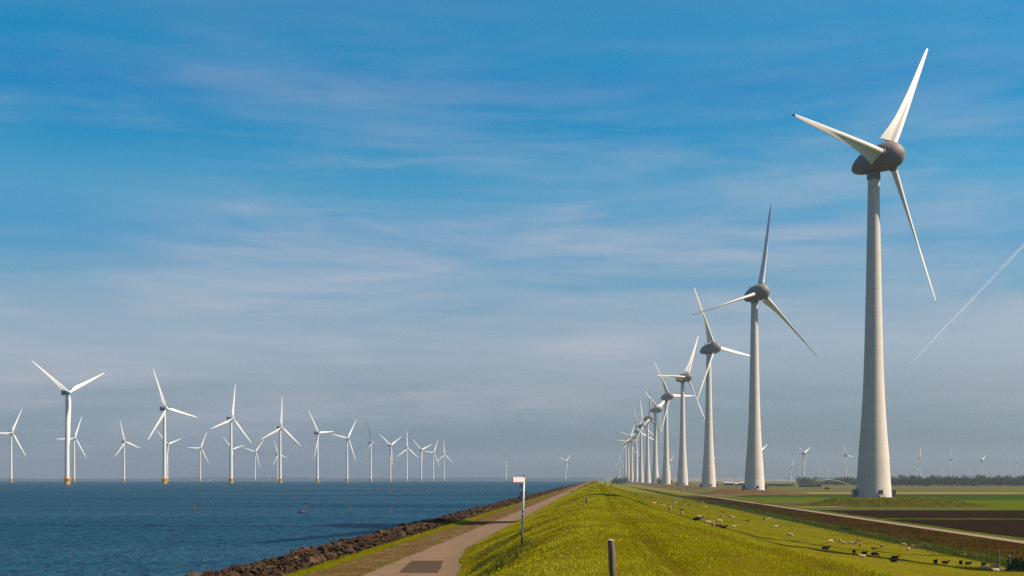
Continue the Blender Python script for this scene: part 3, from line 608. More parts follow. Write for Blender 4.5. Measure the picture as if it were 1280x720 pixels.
Y = np.exp(RNG.uniform(np.log(85), np.log(800), n)); X = RNG.uniform(52, 66, n)
M['redweed'] = leaf_mat('red_weeds', [(.018, .009, .003), (.055, .020, .006), (.070, .042, .006), (.085, .080, .008)], .25)
blades('red_weeds', X, Y, RNG.uniform(.1, .4, n), .05 * (Y / 120) ** .8, np.clip(.42 + .25 * waves(X, Y * .4, 78, 9) + RNG.normal(0, .17, n), 0, 1), M['redweed'], .7, 'reddish brown weeds between the ditch and the field road')
n = 26000                                             # weeds on the mound of the nearest turbine
X = RNG.uniform(76, 152, n); Y = RNG.uniform(518, 556, n)
co = np.zeros(len(MOUND.data.vertices) * 3); MOUND.data.vertices.foreach_get('co', co); co = co.reshape(-1, 3)
zz = np.array([co[np.argmin((co[:, 0] - a) ** 2 + (co[:, 1] - b) ** 2), 2] for a, b in zip(X, Y)])
ok = (zz > EYE - 9.95) & (waves(X, Y, 91, 7) + RNG.normal(0, .4, n) > -.3); X, Y, zz = X[ok], Y[ok], zz[ok]
blades('mound_weeds', X, Y, RNG.uniform(.15, .8, len(X)), .22 + 0 * X, np.clip(.36 + .16 * waves(X, Y, 92, 6) + RNG.normal(0, .16, len(X)), 0, 1), M['grass'], .6, 'weeds over the mound of the nearest turbine', z=zz - .1)
# verge weeds and the grass strip at the foot of the rocks
n = 60000
Y = np.exp(RNG.uniform(np.log(60), np.log(900), n)); X = -14.85 + RNG.normal(0, .24, n) + .15 * waves(Y, Y * 0, 81, 5)
blades('strip_grass', X, Y, RNG.uniform(.08, .3, n), .02 * (Y / 60) ** .85, np.clip(.55 + RNG.normal(0, .13, n), 0, 1), M['grass'], .6, 'green grass strip at the foot of the rock bank')
n = 26000
Y = np.exp(RNG.uniform(np.log(60), np.log(500), n)); X = RNG.uniform(-14.3, -11.3, n); k = (waves(X, Y * .5, 83, 2.4) + .5 * np.exp(-((X + 11.6) / .35) ** 2) + RNG.normal(0, .25, n)) > .62; X, Y = X[k], Y[k]; n = len(X)
blades('verge_weeds', X, Y, RNG.uniform(.04, .16, n), .022 * (Y / 60) ** .85, np.clip(RNG.normal(.45, .2, n), 0, 1), M['weed'], .8, 'scattered weeds on the gravel verge')
NW = 6000; cs = [on_ground(px, py) for px, py in ((608, 693), (613, 702), (641, 695), (632, 679), (616, 684), (643, 686), (648, 670), (603, 706), (620, 712))]
cx = np.array([c.x for c in cs]); cy = np.array([c.y for c in cs]); k = RNG.integers(0, len(cs), NW)
X = cx[k] + RNG.normal(0, .38, NW); Y = cy[k] + RNG.normal(0, 1.5, NW); ok = X > xr(Y) + .2; X, Y, k = X[ok], Y[ok], k[ok]
blades('dark_weeds', X, Y, RNG.uniform(.06, .24, len(X)), .03 + 0 * X, np.clip(np.where(k > 5, .4, .7) + RNG.normal(0, .2, len(X)), 0, 1), M['weed'], .7, 'darker weeds and dry stalks on the slope beside the signpost')

n = 9000
Y = np.exp(RNG.uniform(np.log(60), np.log(420), n)); X = -11.62 + RNG.normal(0, .10, n) + .12 * waves(Y, Y * 0, 87, 3)
k = waves(Y, Y * 0, 88, 6) + RNG.normal(0, .3, n) > .15; X, Y = X[k], Y[k]
blades('path_fringe', X, Y, RNG.uniform(.03, .13, len(X)), .022 * (Y / 60) ** .85, np.clip(RNG.normal(.55, .2, len(X)), 0, 1), M['grass'], .8, 'patchy grass fringe creeping over the edge of the path')
# ------------------------------------------------------------------ signpost
p = on_ground(652.3, 683); SP = p
sp = empty('signpost', p, 'white fingerpost with blue striped shaft and red cap on the grass slope by the path', 'signpost')
dy = p.y * ca - p.x * sa; hh = 88.5 / 1778 * dy; tl = (2.8 / 1778 * dy) / hh
def pp(f): return (tl * hh * f, 0, hh * f)
link('pole', MB().tube([pp(.235), pp(.985)], .034, 14).me('pole', M['white'], True), sp)
link('pole_foot', MB().tube([(-tl * .2, 0, -.2), pp(.235)], .036, 14).me('pole_foot', M['black'], True), sp)
st = MB()
for f0, f1 in ((.235, .275), (.325, .36), (.405, .44), (.48, .51)): st.tube([pp(f0), pp(f1)], .0365, 14)
link('stripes', st.me('stripes', M['blue'], False), sp)
link('cap', auto_smooth(MB().tube([pp(.975), pp(1.0)], .046, 14).me('cap', M['red']), 30), sp)
cx0, _, cz = pp(.943); s = dy / 1778
fb = link('finger_board', MB().box((-9.4 * s, -.05, 0), (18.8 * s, .03, 6.3 * s)).me('finger_board', M['white'], bevel=.006), sp, M=Matrix.Translation((cx0, 0, cz)) @ Matrix.Rotation(R(40), 4, 'Z'))
mb = MB(); mb.box((-19.1 * s, -.05, 0), (.6 * s, .032, 5.2 * s)); mb.box((-9.4 * s, -.05, -3.35 * s), (18 * s, .026, .35 * s)); link('red_edge', mb.me('red_edge', M['red']), fb)
x1, _, z1 = pp(.855); link('number_plate', MB().box((x1 - 2.9 * s, -.03, z1), (4.6 * s, .02, 4.6 * s)).me('number_plate', M['steel'], bevel=.003), sp)
x2, _, z2 = pp(.715); bx = link('junction_box', MB().box((x2 - .6 * s, .07, z2), (8.6 * s, .12, 9.0 * s)).me('junction_box', M['dark'], bevel=.012), sp)
link('box_panel', MB().box((x2 - 2.7 * s, .0, z2 - .4 * s), (3.1 * s, .012, 7 * s)).box((x2 + 2.3 * s, .0, z2 - .4 * s), (2.2 * s, .012, 7 * s)).me('box_panel', M['steel']), bx)

# ------------------------------------------------------------------ fence posts
def post(px, py, hpx=None, hgt=None, wid=.13, label='', lean=(0, 0), group='wooden fence posts along the dyke crest', p=None, name='fence_post', mt='wood'):
    p = p or on_ground(px, py, xmin=7.5 if 'pasture' in group else -99); d = p.y * ca - p.x * sa; hgt = hgt or hpx / 1778 * d
    o = empty(name, p, label, 'fence post', group); bm = MB(); r = wid / 2
    pts = [(lean[0] * t * hgt + .004 * math.sin(t * 9), lean[1] * t * hgt, -.25 + (hgt + .25) * t) for t in (0, .3, .6, .85, 1)]
    bm.tube(pts, [r * 1.04, r, r * .98, r * .95, r * .93], 9); link('shaft', auto_smooth(bm.me('shaft', M[mt]), 50), o)
    top = Vector(pts[-1]); link('post_top', MB().lathe([(0, r * .93), (.012, r * .85), (.02, r * .4)], 9, org=top).me('post_top', M['woodcut'] if mt == 'wood' else M[mt]), o)
    return o
pz = ray(768, 733, 23.2); pz.z = float(gz(pz.x, pz.y))
post(0, 0, hgt=.68, wid=.118, label='nearest weathered wooden post at the bottom edge, leaning left in the grass', lean=(-.09, 0), p=pz)
for px, py, hp, lab in ((733, 630.5, 9.5, 'second nearest wooden post, standing alone on the left of the crest'), (738.6, 615.2, 3.6, 'short dark post above and right of the second nearest one'), (741, 609.5, 3, 'small dark post just under the top of the crest'),
    (743, 604.5, 3.2, 'tiny dark post on the skyline of the crest, left of two'), (746.3, 604, 3.5, 'tiny dark post on the skyline of the crest, right of two'), (756.6, 605.5, 4.5, 'thin dark post right of the crest top'), (764.2, 609, 4.5, 'dark post in front of the dark grove'), (715.3, 615.5, 3.2, 'small dark post beside the path far up the dyke')):
    post(px, py, hpx=hp, wid=max(.12, .0009 * (on_ground(px, py).y)), label=lab, mt='wood')
for px, py, hp, lab in ((829.5, 626.5, 3, 'first thin post of the pasture fence'), (840.5, 629, 3, 'second thin post of the pasture fence'), (872.5, 625, 5.5, 'taller dark post of the pasture fence among the far sheep'), (872.5, 633.5, 4, 'dark post of the pasture fence below the taller one'),
    (887.2, 633, 6, 'dark post of the pasture fence next to a leafy bush'), (897.5, 634, 3.4, 'last thin post of the pasture fence')):
    post(px, py, hpx=hp, wid=.18, label=lab, group='posts of the far pasture fence')
post(1248.3, 709, hpx=21, wid=.20, label='taller thin dark post at the lower right corner of the pasture', group='dark posts at the lower right')
post(1261.5, 708, hpx=13.5, wid=.34, label='shorter thick dark post at the lower right corner of the pasture', group='dark posts at the lower right')

# ------------------------------------------------------------------ sheep
def ell(v, f, c, r, rot=(0, 0, 0), n=2):
    bm = bmesh.new(); bmesh.ops.create_icosphere(bm, subdivisions=n, radius=1)
    Mx = Matrix.Translation(c) @ (Matrix.Rotation(rot[2], 4, 'Z') @ Matrix.Rotation(rot[1], 4, 'Y') @ Matrix.Rotation(rot[0], 4, 'X')) @ Matrix.Diagonal((*r, 1))
    k = len(v); v += [tuple(Mx @ q.co) for q in bm.verts]; f += [tuple(q.index + k for q in t.verts) for t in bm.faces]; bm.free()
def sheep_mesh(pose, seed):
    v, f = [], []; mb = MB(); lying = pose == 'lying'; zb = .36 if lying else .66
    ell(v, f, (0, 0, zb), (.56, .27, .29)); ell(v, f, (.30, 0, zb - .02), (.30, .25, .30)); ell(v, f, (-.34, 0, zb + .01), (.30, .27, .29))
    if pose == 'grazing': neck = [(.5, 0, zb + .05), (.68, 0, zb - .1), (.82, 0, .32)]; head = (.90, 0, .19); hr = (0, R(62), 0)
    elif pose == 'turned': neck = [(.48, 0, zb + .08), (.62, .06, zb + .22), (.70, .12, zb + .31)]; head = (.74, .24, zb + .33); hr = (0, R(14), R(70))
    else: neck = [(.48, 0, zb + .08), (.64, 0, zb + .2), (.74, 0, zb + .3)]; head = (.85, 0, zb + .31); hr = (0, R(22), 0)
    mb.tube(neck, [.2, .15, .11], 10)
    ell(v, f, head, (.155, .085, .095), hr); dv = Matrix.Rotation(hr[2], 3, 'Z') @ Matrix.Rotation(hr[1], 3, 'Y') @ Vector((1, 0, 0))
    ell(v, f, Vector(head) + dv * .13 + Vector((0, 0, -.01)), (.075, .058, .06), hr)                       # muzzle
    sd = Matrix.Rotation(hr[2], 3, 'Z') @ Vector((0, 1, 0)); up = dv.cross(sd)
    for s in (-1, 1): ell(v, f, Vector(head) - dv * .09 + sd * .12 * s + up * .045, (.03, .075, .022), (R(-15 * s), 0, hr[2]), 1)     # ears
    if lying:
        for x, s in ((.34, 1), (.34, -1), (-.36, 1), (-.36, -1)): mb.tube([(x, .16 * s, .22), (x + .2, .22 * s, .10), (x + .02, .25 * s, .055)], [.095, .06, .045], 8)
    else:
        for s in (-1, 1):
            k = .06 * s if pose == 'walking' else .015 * s
            mb.tube([(.34, .14 * s, .6), (.35 + k, .14 * s, .34), (.34 + k * 1.6, .14 * s, .06), (.37 + k * 1.6, .14 * s, .0)], [.11, .056, .042, .052], 8)
            mb.tube([(-.36, .14 * s, .62), (-.31 - k, .15 * s, .42), (-.45 - k * 1.4, .14 * s, .27), (-.43 - k * 1.6, .14 * s, .05), (-.40 - k * 1.6, .14 * s, .0)], [.15, .10, .052, .042, .052], 8)
    mb.tube([(-.58, 0, zb + .12), (-.66, 0, zb - .05), (-.66, 0, zb - .22)], [.06, .05, .035], 8)                # tail
    mb.add(v, f); me = mb.me('sheep_src'); o = bpy.data.objects.new('tmp', me); COL.objects.link(o)
    rm = o.modifiers.new('r', 'REMESH'); rm.mode = 'VOXEL'; rm.voxel_size = .028; sm = o.modifiers.new('s', 'SMOOTH'); sm.iterations = 3; sm.factor = .5
    out = bpy.data.meshes.new_from_object(o.evaluated_get(bpy.context.evaluated_depsgraph_get())); bpy.data.objects.remove(o)
    out.name = 'sheep'; hv = Vector(head); idx = []
    nv = len(out.vertices); co = np.zeros(nv * 3); out.vertices.foreach_get('co', co); co = co.reshape(-1, 3)
    body = (np.abs(co[:, 0]) < .62) & (co[:, 2] > (zb - .26)); amp = np.where(body, .018, 0)                          # fleece lumps
    nz = waves(co[:, 0] * 1 + co[:, 2] * .7, co[:, 1] + co[:, 2], seed, .16, 9)
    co += (co - np.array([0, 0, zb])) * (amp * nz * 2)[:, None]; out.vertices.foreach_set('co', co.ravel())
    for pl in out.polygons:
        c = pl.center; idx.append(1 if ((c - hv).length < .21 or (c.z < zb - .3 and not lying) or (lying and c.z < .09)) else 0)
    out.polygons.foreach_set('material_index', idx); out.polygons.foreach_set('use_smooth', [True] * len(idx)); out.update(); return out
SH = {}
for i, ps in enumerate(('standing', 'grazing', 'lying', 'turned', 'walking')):
    base = sheep_mesh(ps, 90 + i)
    for col, (a, b) in {'c': ('fleece', 'face'), 'd': ('darkfleece', 'darkface'), 'b': ('tanfleece', 'darkface')}.items():
        me = base.copy(); me.materials.clear(); me.materials.append(M[a]); me.materials.append(M[b]); SH[ps, col] = me
POS = {'s': 'standing', 'g': 'grazing', 'l': 'lying', 't': 'turned', 'w': 'walking'}
SHEEP = [  # px, py of the feet, colour, pose, heading deg (0 = to the right in the picture), label
 (970, 659, 'c', 'l', 170, 'cream sheep lying alone high in the pasture near the ditch'), (987, 671, 'c', 'g', 20, 'cream sheep grazing alone just above the left end of the long shadow'),
 (1038, 679.5, 'c', 'g', 160, 'cream sheep grazing between the long shadow and the pair to its right'), (1050, 679, 'c', 's', 100, 'cream sheep upright, left one of a close pair'), (1054.5, 679.5, 'c', 'l', 10, 'cream sheep lying, right one of a close pair'),
 (1065.5, 680, 'c', 'l', 190, 'cream sheep lying at the left of the group of four'), (1070, 681.5, 'c', 's', 75, 'cream sheep in the middle of the group of four'), (1072.5, 677.5, 'b', 'g', 15, 'brown sheep at the back of the group of four'), (1075.5, 684, 'c', 's', 95, 'large cream sheep at the front of the group of four'),
 (1092.5, 688, 'b', 'g', 10, 'brown sheep grazing alone above two black ones'), (1102, 685.5, 'c', 's', 80, 'cream sheep standing right of the brown grazing one'),
 (1032, 687, 'd', 'l', 0, 'black sheep lying farthest left in the long shadow'), (1067.5, 693, 'd', 's', 90, 'black sheep in the long shadow, left of the black pair'), (1080.5, 695, 'd', 's', 60, 'black sheep of the pair, with a cream one lying at its feet'),
 (1078, 697, 'c', 'l', 180, 'cream sheep lying in front of a black one by the long shadow'), (1093, 696, 'd', 'g', 20, 'black sheep grazing, right one of the black pair'), (1118.5, 701, 'd', 's', 40, 'largest black sheep standing in the long shadow'), (1117, 703, 'd', 'l', 200, 'black sheep lying at the feet of the largest black one'),
 (1129.5, 683, 'c', 'g', 15, 'cream sheep grazing at the left of the group by the ditch'), (1136, 688.5, 'c', 's', 120, 'cream sheep at the front of the group by the ditch'), (1140, 687, 'c', 's', 75, 'cream sheep close behind the front one of the group by the ditch'), (1141.5, 684, 'b', 'g', 170, 'brown sheep at the back of the group by the ditch'),
 (1147.5, 684, 'c', 'l', 0, 'small cream sheep lying at the right of the group by the ditch'), (1163, 687, 'c', 's', 85, 'cream sheep standing alone close to the ditch'), (1169.5, 706, 'd', 's', 90, 'black sheep seen end on, left of a long lying one'), (1181.5, 705, 'd', 'l', 0, 'black sheep lying stretched out in the long shadow'),
 (1201, 707, 'd', 's', 95, 'black sheep seen end on, right of the lying one'), (1210.5, 707.5, 'd', 's', 0, 'black sheep in profile with its head to the right'), (1202.5, 696, 'c', 'l', 0, 'pale sheep lying alone beside the ditch at the right'), (1229.5, 708.5, 'd', 's', 70, 'black sheep near the two dark posts'),
 (1232, 711.5, 'c', 'l', 185, 'cream sheep lying left of the two dark posts'), (1243.5, 710.5, 'c', 'g', 190, 'cream sheep grazing at the foot of the taller dark post'), (1251.5, 714.5, 'c', 'l', 10, 'cream sheep lying in front between the two dark posts'), (1245, 714.8, 'c', 'l', 170, 'cream sheep lying lowest in the picture beside another cream one'), (1260, 712.5, 'd', 'l', 0, 'black sheep lying in front of the thick dark post'), (1271, 712, 'd', 's', 20, 'black sheep at the right edge of the picture'),
 (817, 630.3, 'c', 'l', 0, 'cream sheep lying farthest left below the crest'), (829, 633.6, 'c', 'l', 190, 'cream sheep lying left of a close pair below the crest'), (839, 636, 'c', 's', 30, 'cream sheep at the back of a close pair below the crest'), (837.5, 639, 'c', 's', 90, 'cream sheep at the front of a close pair below the crest'),
 (852, 640, 'd', 's', 70, 'dark sheep standing right behind a cream one'), (852, 644, 'c', 's', 95, 'cream sheep standing right in front of a dark one'), (871.5, 652.3, 'd', 'g', 200, 'black sheep at the left front of the tight group of three'), (874.5, 651, 'c', 's', 30, 'cream sheep in the middle of the tight group of three'), (878, 649.3, 'c', 's', 60, 'cream sheep at the back of the tight group of three'),
 (884.8, 654.5, 'c', 'l', 0, 'cream sheep lying between the tight group of three and the sheep in profile'), (899.4, 654, 'c', 'g', 180, 'cream sheep in full profile, head down to the left'), (891.3, 660.2, 'c', 's', 90, 'cream sheep upright at the left of the front row'), (898.8, 660.8, 'b', 'g', 175, 'brown sheep in the middle of the front row'), (904, 660.8, 'd', 'l', 0, 'dark grey sheep lying at the right of the front row'),
 (917, 659.6, 'c', 'l', 0, 'pale sheep lying alone right of the front row'), (901.6, 646.3, 'c', 's', 80, 'cream sheep standing alone above the sheep in profile'), (912.5, 647.6, 'c', 'g', 40, 'cream sheep grazing with a lamb sized one to its right'), (916.3, 648, 'c', 'l', 0, 'small pale sheep right of a grazing cream one'), (904, 641, 'd', 'l', 170, 'dark sheep lying below the leafy bush'), (934, 651.5, 'b', 'l', 10, 'brown sheep lying alone in the middle of the pasture'),
 (955.3, 649.5, 'b', 's', 60, 'brown sheep at the back of a pair in the middle of the pasture'), (957, 651.2, 'c', 'g', 80, 'cream sheep at the front of a pair in the middle of the pasture'), (961, 649, 'c', 'l', 0, 'cream sheep lying right beside a pair in the middle of the pasture'),
 (843.6, 629.6, 'c', 'l', 0, 'far cream sheep left of the far flock, lying by a thin post'), (846.3, 626.8, 'c', 's', 90, 'far cream sheep at the left of the far flock'), (850.6, 624.3, 'c', 'g', 10, 'highest cream sheep of the far flock'), (850.6, 630.8, 'b', 'l', 0, 'far brown sheep at the lower left of the far flock'), (856.3, 627.8, 'd', 'g', 20, 'far black sheep in the upper middle of the far flock'), (861.2, 631.8, 'd', 'l', 0, 'far black sheep lying at the lower middle of the far flock'),
 (867, 629, 'c', 's', 70, 'far cream sheep in the right half of the far flock'), (874.5, 628.6, 'b', 'g', 180, 'far brown sheep right of the taller fence post'), (878.3, 628.8, 'c', 'g', 0, 'rightmost cream sheep of the far flock'), (882, 634.3, 'c', 'l', 0, 'far cream sheep lying left of the leafy bush'), (814, 622.3, 'd', 'g', 20, 'black sheep grazing alone under the third turbine'), (795.5, 619.3, 'd', 's', 10, 'black sheep just right of the crest, nearer of two'), (789, 617, 'd', 's', 60, 'black sheep just right of the crest, farther of two'), (776.5, 612.5, 'd', 'l', 0, 'tiny black sheep at the crest below the grove')]
for px, py, col, ps, hd, lab in SHEEP:
    p = on_ground(px, py, xmin=7.5)
    o = link('sheep', SH[POS[ps], col]); o.location = p; o.rotation_euler = (0, 0, R(-hd) + YAW if hd else YAW); o.location.z -= .02
    s = (.58 if col == 'd' else .55 if px > 960 else .60) * (1 + .1 * math.sin(px)); o.scale = (s, s, s); tag(o, lab, 'sheep', 'sheep in the pasture behind the dyke')

# ------------------------------------------------------------------ trees, bushes, woods
def crown(n, rx, ry, h, z0, size, seed, tint0=.5):
    r = np.random.default_rng(seed); V = []; T = []
    lobes = [(r.uniform(-.55, .55) * rx, r.uniform(-.55, .55) * ry, z0 + h * r.uniform(.25, .8), r.uniform(.35, .6)) for _ in range(8)]
    for k in range(n):
        lx, ly, lz, lr = lobes[r.integers(8)]; d = r.normal(size=3); d /= np.linalg.norm(d); q = lr * r.uniform(.6, 1.05)
        c = np.array([lx + d[0] * q * rx, ly + d[1] * q * ry, lz + d[2] * q * h * .55])
        a = r.normal(size=(3, 3)) * size * .6; V.append(c + a); T.append(np.clip(tint0 + r.normal(0, .22), 0, 1))
    return np.array(V).reshape(-1, 3), np.array(T)
def wood(name, segs, label, hgt, seed, tint0=.5):
    Vs, Ts = [], []
    for x, y in segs:
        hh = hgt * RNG.uniform(.72, 1.12); V, T = crown(260, hh * .42, hh * .42, hh, EYE - 10, 1.5, int(RNG.integers(1e9)), tint0); Vs.append(V + np.array([x, y, 0])); Ts.append(T)
    V = np.concatenate(Vs); o = link(name, fastmesh(name, V, np.arange(len(V)).reshape(-1, 3), M['foliage'], np.concatenate(Ts))); return tag(o, label, 'wood', kind='stuff')
def band(px0, px1, d0, step, rows=2):
    out = []
    x = px0
    while x < px1:
        for r in range(rows):
            p = ray(x + RNG.uniform(-1, 1), 600, d0 + r * 12 + RNG.uniform(-6, 6)); out.append((p.x, p.y))
        x += step * RNG.uniform(.7, 1.3)
    return out
wood('wood', band(1112, 1300, 2200, 3.4), 'dark wood on the horizon right of the nearest turbine tower', 15.5, 1)
wood('wood', band(998, 1078, 2700, 3.0), 'lower hazy wood on the horizon left of the nearest turbine tower', 14, 2)
wood('wood', band(1042, 1118, 2500, 3.4, 1), 'thin line of trees passing behind the nearest turbine tower', 13, 3)
TREES = []
for s in range(3):
    V, T = crown(420, 5.2, 5.2, 10.5, 2.2, 1.1, 400 + s); TREES.append(fastmesh('crown', V, np.arange(len(V)).reshape(-1, 3), M['foliage'], T))
trunk = MB().tube([(0, 0, -.3), (.1, 0, 2.5), (0, .1, 6.5)], [.35, .28, .12], 8).tube([(0, 0, 2.6), (1.6, .4, 5.5)], [.16, .06], 6).tube([(0, 0, 3), (-1.5, -.5, 5.8)], [.16, .06], 6).me('trunk', M['bark'], True)
def tree(x, y, z, s, k, label, group=None):
    o = empty('tree', (x, y, z), label, 'tree', group, rz=RNG.uniform(0, 6)); o.scale = (s,) * 3; link('trunk', trunk, o); link('crown', TREES[k % 3], o); return o
for i, (px, d, s, lab) in enumerate(((767, 2330, 1.0, 'leftmost dark tree of the grove at the end of the dyke'), (771.5, 2350, 1.1, 'second dark tree from the left in the grove at the end of the dyke'), (776.5, 2330, 1.12, 'third dark tree from the left in the grove at the end of the dyke'), (781.5, 2360, 1.1, 'rightmost dark tree of the grove, beside the last turbine tower'),
    (824, 2330, 1.0, 'dark tree between the fifth and sixth towers'), (828, 2350, .95, 'dark tree close left of the fifth tower'), (838, 2400, .8, 'dark tree close right of the fifth tower'), (1273, 1950, .92, 'rounded dark tree in front of the wood at the right edge'))):
    p = ray(px, 600, d); tree(p.x, p.y, EYE - 10, s, i, lab, 'separate dark trees on the polder')
def bush(px, py, w, h, label, seed):
    p = on_ground(px, py, xmin=7.5); V, T = crown(260, w / 2, w / 2, h, 0, .16 * max(1, w / 2), seed, .35); o = link('bush', fastmesh('bush', V, np.arange(len(V)).reshape(-1, 3), M['weed'], T)); o.location = p; return tag(o, label, 'bush')
bush(887.5, 630.5, 4.6, 1.5, 'low spreading leafy bush behind the far sheep', 501); bush(910.5, 633.5, 2.4, 1.1, 'small dark bush beside the ditch right of the spreading one', 502); bush(1276, 713, 3.4, 1.4, 'dark bush at the lower right corner beside the posts', 503); bush(862, 612.5, 5, 3.2, 'dark bush on the far field left of the third tower', 504)
bush(1057, 664, 3.0, .9, 'dark bush on the edge of the ditch above the sheep', 505)

# ------------------------------------------------------------------ small far things on the polder
def polder(px, py): d = 1778 * 10 / (py - 599.5); p = ray(px, py, d); return Vector((p.x, p.y, EYE - 10)), d
def shed(px, py, w, h, dep, label, roof='roof', wall='brick'):
    p, d = polder(px, py); o = empty('farm_shed', p, label, 'shed', 'sheds on the far polder', rz=YAW)
    link('wall', MB().box((0, 0, h * .36), (w, dep, h * .72)).me('wall', M[wall]), o)
    r = MB(); a, b, c = w / 2 + .5, dep / 2 + .5, h * .722
    r.add([(-a, -b, c), (a, -b, c), (a, b, c), (-a, b, c), (-a, 0, h), (a, 0, h)], [(0, 1, 5, 4), (2, 3, 4, 5), (0, 4, 3), (1, 2, 5), (3, 2, 1, 0)]); link('roof', r.me('roof', M[roof]), o)
    link('door', MB().box((w * .2, -dep / 2 - .05, h * .25), (w * .18, .12, h * .5)).me('door', M['dark']), o)
    for k in (-.35, -.1): link('window', MB().box((w * k, -dep / 2 - .05, h * .4), (w * .12, .12, h * .16)).me('window', M['glass']), o)
shed(911, 607.3, 16, 6.5, 12, 'dark shed left of the thin mast behind the second tower'); shed(921, 607.2, 14, 5.2, 10, 'pale roofed shed right of the thin mast', 'white'); shed(928, 607.2, 9, 6.5, 10, 'small grey roofed shed close to the second tower')
def mast_pole(px, py, hpx, label, lattice=False):
    p, d = polder(px, py); h = hpx / 1778 * d; o = empty('mast', p, label, 'mast', 'thin masts on the far polder')
    link('pole', MB().tube([(0, 0, 0), (0, 0, h)], [.34, .2], 8).me('pole', M['steel']), o); link('crossarm', MB().box((0, 0, h * .93), (2.2, .3, .3)).box((0, 0, h * .8), (1.6, .3, .3)).me('crossarm', M['steel']), o)
mast_pole(918.4, 607.5, 14, 'thin mast rising among the far sheds')
for i, (px, hp) in enumerate(((959.5, 12), (963.2, 13), (966.2, 11), (981.5, 13), (984, 11), (986, 12), (998, 13))): mast_pole(px, 608, hp, 'thin hazy mast of the group right of the second tower, number %s from the left' % ('one two three four five six seven'.split()[i]))
V = []; T = []
for px in np.arange(957, 992, .9):
    for dd in (0, 60, 120):
        p, d = polder(px, 608.2); q = ray(px, 600, d + dd); a, t = crown(26, 1.6, 1.6, 3.6, EYE - 10, .8, int(RNG.integers(1e9)), .25); V.append(a + np.array([q.x, q.y, 0])); T.append(t)
V = np.concatenate(V); tag(link('orchard', fastmesh('orchard', V, np.arange(len(V)).reshape(-1, 3), M['foliage'], np.concatenate(T))), 'low dark orchard rows right of the second tower', 'orchard', kind='stuff')
p, d = polder(1012.8, 609); o = empty('container', p, 'long brown container standing in the field before the low wood', 'container', rz=YAW)
link('body', MB().box((0, 0, 1.7), (29, 3, 3.4)).me('body', M['container'], bevel=.08), o); mb = MB()
for k in range(28): mb.box((-13.5 + k, -1.56, 1.7), (.35, .1, 2.9))
link('ribs', mb.me('ribs', M['hull']), o)
def wheel(r, w): return auto_smooth(MB().lathe([(-w / 2, r * .85), (-w / 2, r), (w / 2, r), (w / 2, r * .85)], 20, 'y').me('wheel', M['black']), 30)
def tractor(px, py, label):
    p, d = polder(px, py); o = empty('tractor', p, label, 'tractor', rz=YAW)
    link('body', MB().box((1.5, 0, 1.5), (2.6, 1.1, .9)).box((0, 0, 1.2), (1.8, 1.3, .7)).me('body', M['dark'], bevel=.06), o); cb = link('cab', MB().box((-.4, 0, 2.5), (1.7, 1.6, 1.5), taper=.85).me('cab', M['glass'], bevel=.05), o)
    link('roof', MB().box((-.4, 0, 3.32), (1.8, 1.6, .16)).me('roof', M['dark']), cb)
    for x, r, s in ((-.5, 1.0, 1), (-.5, 1.0, -1), (2.1, .65, 1), (2.1, .65, -1)): link('wheel', wheel(r, .5), o, M=Matrix.Translation((x, .95 * s, r)))
tractor(1033, 612.2, 'small dark tractor in the field before the low wood')
def car(p, rz, label):
    o = empty('parked_car', p, label, 'car', rz=rz)
    link('body', MB().box((0, 0, .62), (4.3, 1.75, .6)).me('body', M['white'], bevel=.12), o); cb = link('cabin', MB().box((-.2, 0, 1.18), (2.5, 1.55, .58), taper=.78).me('cabin', M['white'], bevel=.08), o)
    link('windows', MB().box((-.2, 0, 1.17), (2.36, 1.57, .36), taper=.85).box((-.2, 0, 1.17), (2.56, 1.36, .36), taper=.82).me('windows', M['glass']), cb)
    for x in (-1.35, 1.35):
        for s in (-1, 1): link('wheel', wheel(.33, .22), o, M=Matrix.Translation((x, .8 * s, .33)))
q = on_ground(853.5, 613.3); q.z = EYE - 10 + .1; car(q, R(80), 'small pale car parked on the field road below the third tower')
# irrigation jet: a fan of droplets, the arc of a water cannon
V = []
p, d = polder(1067, 609.5); A = Vector((p.x, p.y, EYE - 8.5)); ax = Vector((-ca, -sa, 0))
for k in range(5000):
    t = RNG.uniform(0, 1) ** .8; L_ = 48 * t; z = 9.0 * (1 - (1 - t * 1.25) ** 2) if t < 1.6 else 0; sp_ = .10 + 1.2 * t * t
    c = A + ax * L_ + Vector((RNG.normal(0, sp_), RNG.normal(0, sp_), max(0, z) + RNG.normal(0, sp_ * .6) - (abs(RNG.normal(0, 2.2)) if t > .75 else 0)))
    a = RNG.normal(size=(3, 3)) * .13; V.append(np.array(c) + a)
tag(link('irrigation_spray', fastmesh('irrigation_spray', np.array(V).reshape(-1, 3), np.arange(15000).reshape(-1, 3), M['white'])), 'white arc of irrigation water over the field beside the nearest tower', 'water spray', kind='stuff')

